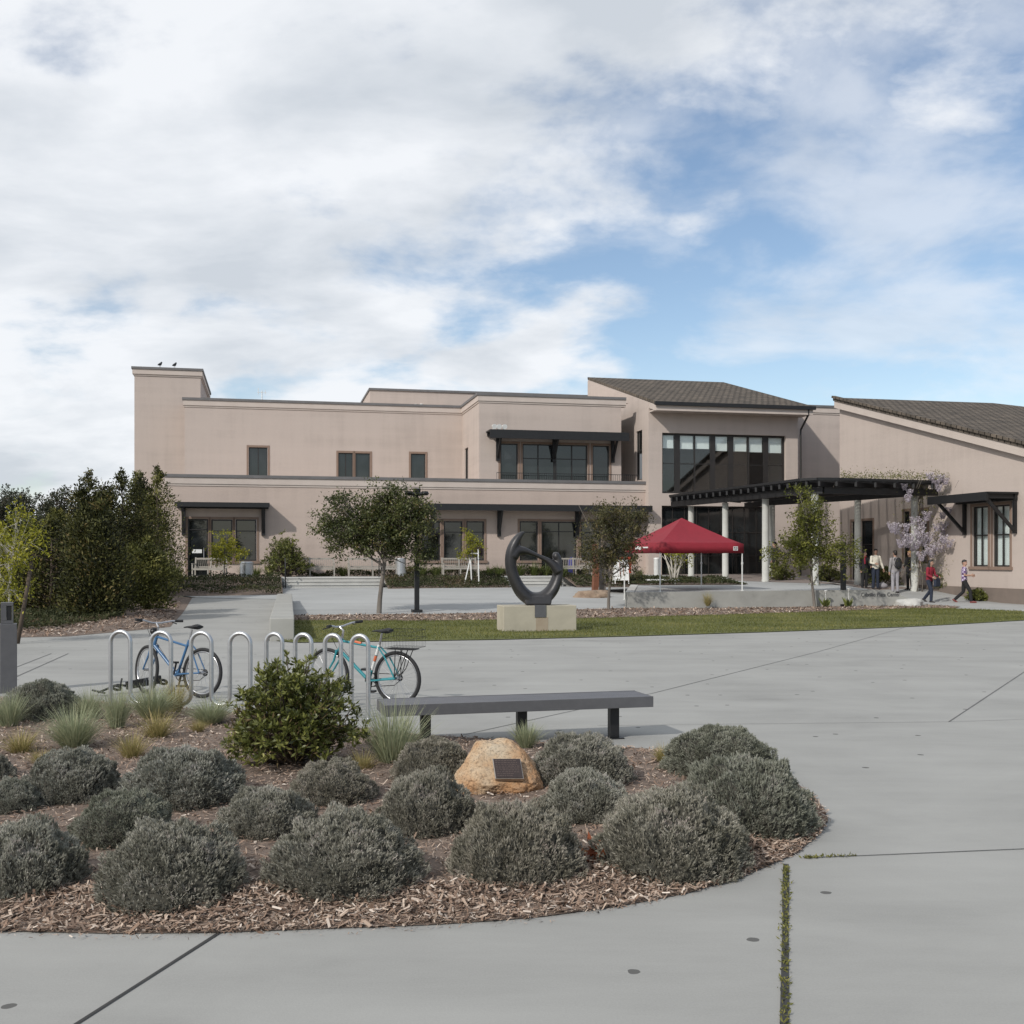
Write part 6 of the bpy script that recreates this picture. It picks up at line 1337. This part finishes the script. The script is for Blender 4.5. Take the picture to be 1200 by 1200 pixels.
def fuse(mb, name, mat, vox, parent, sm=3):
    me = mb.mesh('tmp'); o = bpy.data.objects.new('tmp', me); COL.objects.link(o); r_ = o.modifiers.new('r', 'REMESH'); r_.mode = 'VOXEL'; r_.voxel_size = vox; r_.use_smooth_shade = True; s_ = o.modifiers.new('s', 'SMOOTH'); s_.iterations = sm; s_.factor = .5
    me2 = bpy.data.meshes.new_from_object(o.evaluated_get(bpy.context.evaluated_depsgraph_get())); bpy.data.objects.remove(o); me2.materials.clear(); me2.materials.append(mat); me2.name = name
    c = bpy.data.objects.new(name, me2); COL.objects.link(c); c.parent = parent; return c
def person(label, x, y, z, yaw, h, arms, legs, shirt, pants, hair, shoe, look=0, long_hair=False, sleeve=1.0, jacket=0, lean=0, scarf=None):
    """arms/legs: per side (elbow, wrist) / (knee, ankle) as offsets from shoulder / hip in metres for a 1.72 m body; facing -Y"""
    k = h/1.72; o = thing('person', label, 'person', (x, y, z), yaw); V_ = lambda *p: Vector(p)*k
    lift = min(a[1][2] for a in legs)+.90-.075; hipz = .90-lift
    pel = V_(0, 0, hipz+.04); che = V_(0, -.30*lean, hipz+.40); nk = V_(0, -.46*lean, hipz+.58); hd = V_(0, -.52*lean-.015, hipz+.73)
    sh = [V_(s*.175, -.42*lean, hipz+.505) for s in (-1, 1)]; hp = [V_(s*.085, 0, hipz) for s in (-1, 1)]; b = MB(); Ez = lambda a, n: ([a]*n, (0, 1, 0))
    tor = [pel-V_(0, 0, .06), pel+V_(0, -.05*lean, .06), pel.lerp(che, .5), che, nk-V_(0, 0, .06), nk]
    b.tube(tor, [r*k for r in (.145, .150, .130, .155, .125, .055)], 16, ell=([.66, .66, .70, .66, .6, .9], (0, 1, 0)))
    b.tube([nk-V_(0, 0, .03), hd-V_(0, -.005, .06)], [.058*k, .055*k], 12)
    cq, sq = math.cos(look), math.sin(look); HR = lambda dx, dy, dz: hd+Vector((dx*cq-dy*sq, dx*sq+dy*cq, dz))*k
    b.ball(HR(0, .008, .012), (.076*k, .094*k, .108*k), 18, 14); b.ball(HR(0, -.03, -.05), (.055*k, .062*k, .062*k), 14, 10); b.tube([HR(0, -.078, .02), HR(0, -.108, -.022), HR(0, -.085, -.03)], [.010*k, .017*k, .012*k], 8)
    for s in (-1, 1): b.ball(HR(s*.077, .012, -.002), (.013*k, .020*k, .032*k), 8, 6)
    st = MB(); st.tube(tor if not jacket else [pel-V_(0, 0, .14)]+tor[1:], [r*k for r in (.162+.01*jacket, .162, .146, .168, .138, .066)], 18, ell=([.70, .70, .74, .70, .66, .9], (0, 1, 0)))
    pt = MB(); pt.tube([pel+V_(0, 0, .05), pel-V_(0, 0, .02), pel-V_(0, 0, .09)], [.148*k, .158*k, .14*k], 16, ell=([.70]*3, (0, 1, 0))); sho = MB(); hands = MB()
    for i, s in enumerate((-1, 1)):
        e = sh[i]+V_(*arms[i][0]); w_ = sh[i]+V_(*arms[i][1]); d = (w_-e).normalized(); b.tube([sh[i], sh[i].lerp(e, .5), e, e.lerp(w_, .35), w_], [r*k for r in (.052, .046, .038, .038, .026)], 10)
        pe = e.lerp(w_, 1) if sleeve >= 1 else (sh[i].lerp(e, .75)); ss_ = [sh[i]-V_(s*.03, 0, -.005), sh[i], sh[i].lerp(e, .5)] + ([e, e.lerp(w_, .4), e.lerp(w_, .97)] if sleeve >= 1 else [pe]); st.tube(ss_, [r*k for r in ((.06, .068, .062, .054, .052, .040) if sleeve >= 1 else (.06, .068, .066, .064))], 12)
        # hand: palm, four bent fingers, thumb
        side = Vector((s, 0, 0)); side = (side-d*side.dot(d)).normalized(); fw = d.cross(side); hands.tube([w_-d*.01*k, w_+d*.04*k, w_+d*.085*k], [.026*k, .040*k, .036*k], 10, ell=([.8, .45, .42], tuple(side)))
        for q, ln in enumerate((.070, .080, .075, .058)):
            f0 = w_+d*.08*k+fw*((q-1.5)*.019*k); hands.tube([f0, f0+d*ln*.55*k-side*.010*k, f0+d*ln*.95*k-side*.034*k], [.0092*k, .0085*k, .006*k], 6)
        t0 = w_+d*.03*k-fw*.030*k; hands.tube([t0, t0+(d*.035-fw*.030-side*.01)*k, t0+(d*.07-fw*.034-side*.022)*k], [.012*k, .010*k, .007*k], 6)
        kn = hp[i]+V_(*legs[i][0]); an = hp[i]+V_(*legs[i][1]); b.tube([hp[i], hp[i].lerp(kn, .5), kn, kn.lerp(an, .35), an], [r*k for r in (.085, .075, .052, .055, .036)], 12)
        pt.tube([hp[i]+V_(0, 0, .03), hp[i].lerp(kn, .5), kn, kn.lerp(an, .4), an+(an-kn).normalized()*.01*k], [r*k for r in (.095, .088, .068, .066, .060)], 14)
        ld = (an-kn).normalized(); toe = Vector((0, -1, 0)); toe = (toe-ld*toe.dot(ld)*.75).normalized(); sho.tube([an-toe*.065*k+ld*.045*k, an+toe*.02*k+ld*.035*k, an+toe*.12*k+ld*.052*k, an+toe*.19*k+ld*.056*k], [r*k for r in (.034, .046, .040, .022)], 12); sho.tube([an, an+ld*.045*k], [.042*k, .044*k], 10)
    bd = fuse(b, 'body', M['skin'], .012*k, o); hands.build('hand', M['skin'], bd, smooth=True)
    fc = MB()
    for s in (-1, 1): fc.ball(HR(s*.031, -.083, .012), (.011*k, .006*k, .007*k), 8, 6); fc.bar(HR(s*.018, -.090, .034), HR(s*.046, -.082, .034), .006*k, .006*k)
    fc.build('eye', M['hairdark'], bd); mo = MB(); mo.ball(HR(0, -.088, -.060), (.024*k, .008*k, .007*k), 10, 6); mo.build('mouth', M['clred'], bd)
    fuse(st, 'shirt', shirt, .013*k, o); fuse(pt, 'trousers', pants, .014*k, o); fuse(sho, 'shoes', shoe, .011*k, o)
    hr = MB(); hr.ball(HR(0, .022, .036), (.084*k, .096*k, .094*k), 16, 12); hr.ball(HR(0, .05, -.01), (.075*k, .065*k, .08*k), 14, 10); hr.ball(HR(0, -.045, .085), (.06*k, .045*k, .032*k), 12, 8)
    if long_hair:
        for s in (-1, 0, 1): hr.tube([HR(s*.055, .04, .03), HR(s*.07, .055, -.10), HR(s*.075, .04, -.20), HR(s*.06, .03, -.27)], [r*k for r in (.045, .05, .045, .02)], 10)
    fuse(hr, 'hair', hair, .012*k, o)
    if scarf: sc_ = MB(); sc_.torus(nk+V_(0, -.01, -.01), (0, 0, 1), .070*k, .034*k, 18, 8); sc_.tube([nk+V_(-.05, -.06, -.02), nk+V_(-.07, -.125, -.2), nk+V_(-.07, -.135, -.34)], [.03*k, .04*k, .03*k], 8); fuse(sc_, 'scarf', scarf, .012*k, o)
    return o
AD = ((-.05, .02, -.29), (-.06, -.04, -.54)); AD2 = ((.05, .02, -.29), (.06, -.04, -.54))
ST = (((-.01, -.01, -.42), (-.02, .01, -.825)), ((.01, -.01, -.42), (.03, .02, -.825)))
WK = (((-.0, -.22, -.36), (.0, -.27, -.77)), ((.0, .05, -.42), (.01, .36, -.72)))
def pp_(px, Z): return at(px, Z), Z, gR(at(px, Z), Z)+.012
Z = 47.4; person('person in a black jacket with a red scarf standing beside someone in a cream jersey', *pp_(1013, Z), R(20), 1.60, (AD, ((.07, -.08, -.27), (-.02, -.26, -.36))), ST, M['clblack'], M['clblack'], M['hairdark'], M['shoe'], R(25), True, jacket=1, scarf=M['clred'])
person('person in a cream long-sleeved jersey and dark jeans in the standing group', *pp_(1026, 47.3), R(8), 1.70, (((-.06, -.05, -.27), (.04, -.25, -.30)), ((.10, .02, -.27), (.16, -.05, -.52))), ST, M['clcream'], M['denim'], M['hairdark'], M['shoe'], R(-20))
q3 = pp_(1049, 46.0); person('person seen from behind in a grey top and pale trousers', *q3, R(190), 1.74, (AD, AD2), ST, M['clgrey'], M['cllight'], M['hairdark'], M['shoe'], 0)
person('person with blonde hair and a black jacket facing the standing group', *pp_(1066, 47.2), R(-60), 1.62, (((-.07, .0, -.27), (.02, -.20, -.38)), ((.10, .10, -.26), (.03, -.08, -.42))), ST, M['clblack'], M['clblack'], M['hairblond'], M['shoe'], R(-10), True, jacket=1)
q5 = pp_(1089, 42.9); person('person in a crimson sweater and dark jeans walking with a navy bag', *q5, R(35), 1.64, (((-.06, -.02, -.27), (-.0, -.22, -.36)), ((.06, -.06, -.27), (.0, -.26, -.34))), (((-.0, -.16, -.38), (.0, -.14, -.81)), ((.0, .02, -.42), (.01, .30, -.74))), M['clred'], M['denim'], M['hairdark'], M['shoe'], R(20), True, lean=.12)
person('person in a purple and white plaid shirt and black trousers striding with folded hands', *pp_(1130, 42.7), R(62), 1.68, (((-.06, -.04, -.27), (.02, -.26, -.26)), ((.06, -.04, -.27), (-.04, -.27, -.28))), WK, M['plaid'], M['clblack'], M['hairdark'], M['shoered'], R(-30), sleeve=.5)
person('dark-clothed person mostly hidden behind the pale pergola column', *pp_(908, 51.5), R(-80), 1.70, (AD, AD2), ST, M['clblack'], M['clblack'], M['hairdark'], M['shoe'], 0, jacket=1)
# what they carry
bp = thing('backpack', 'dark backpack on the back of the person in the grey top', 'backpack', (q3[0]+.07, q3[1]-.20, q3[2]+1.06), R(10)); m = MB(); m.ball((0, 0, .17), (.15, .10, .25), 16, 12); m.ball((0, -.07, .10), (.11, .06, .12), 14, 10); fuse(m, 'pack', M['clblack'], .02, bp)
m = MB()
for s in (-1, 1): m.tube([(s*.10, .05, .0), (s*.13, .14, .14), (s*.12, .12, .36), (s*.09, .05, .40)], .016, 6)
m.build('strap', M['clblack'], bp)
cy, sy = math.cos(R(35)), math.sin(R(35))
bg2 = thing('tote_bag', 'navy tote bag held in front of the person in the crimson sweater', 'bag', (q5[0]+.22, q5[1]-.22, q5[2]+.62), R(35)); m = MB(); m.prism([(-.17, -.05, 0), (.17, -.05, 0), (.15, -.05, .34), (-.15, -.05, .34)], (0, .11, 0)); m.build('body', M['denim'], bg2, bevel=.03, seg=3); m = MB(); m.tube([(-.10, 0, .33), (-.06, 0, .48), (.06, 0, .48), (.10, 0, .33)], .012, 6); m.build('handle', M['denim'], bg2)
x, y, z = pp_(1034, 47.6); sb = thing('shopping_bag', 'small pale bag on the ground beside the cream jersey person', 'bag', (x, y, z)); m = MB(); m.ball((0, 0, .12), (.24, .15, .13), 14, 9); m.tube([(-.08, 0, .22), (0, 0, .34), (.08, 0, .22)], .02, 6); fuse(m, 'body', M['cllight'], .02, sb)
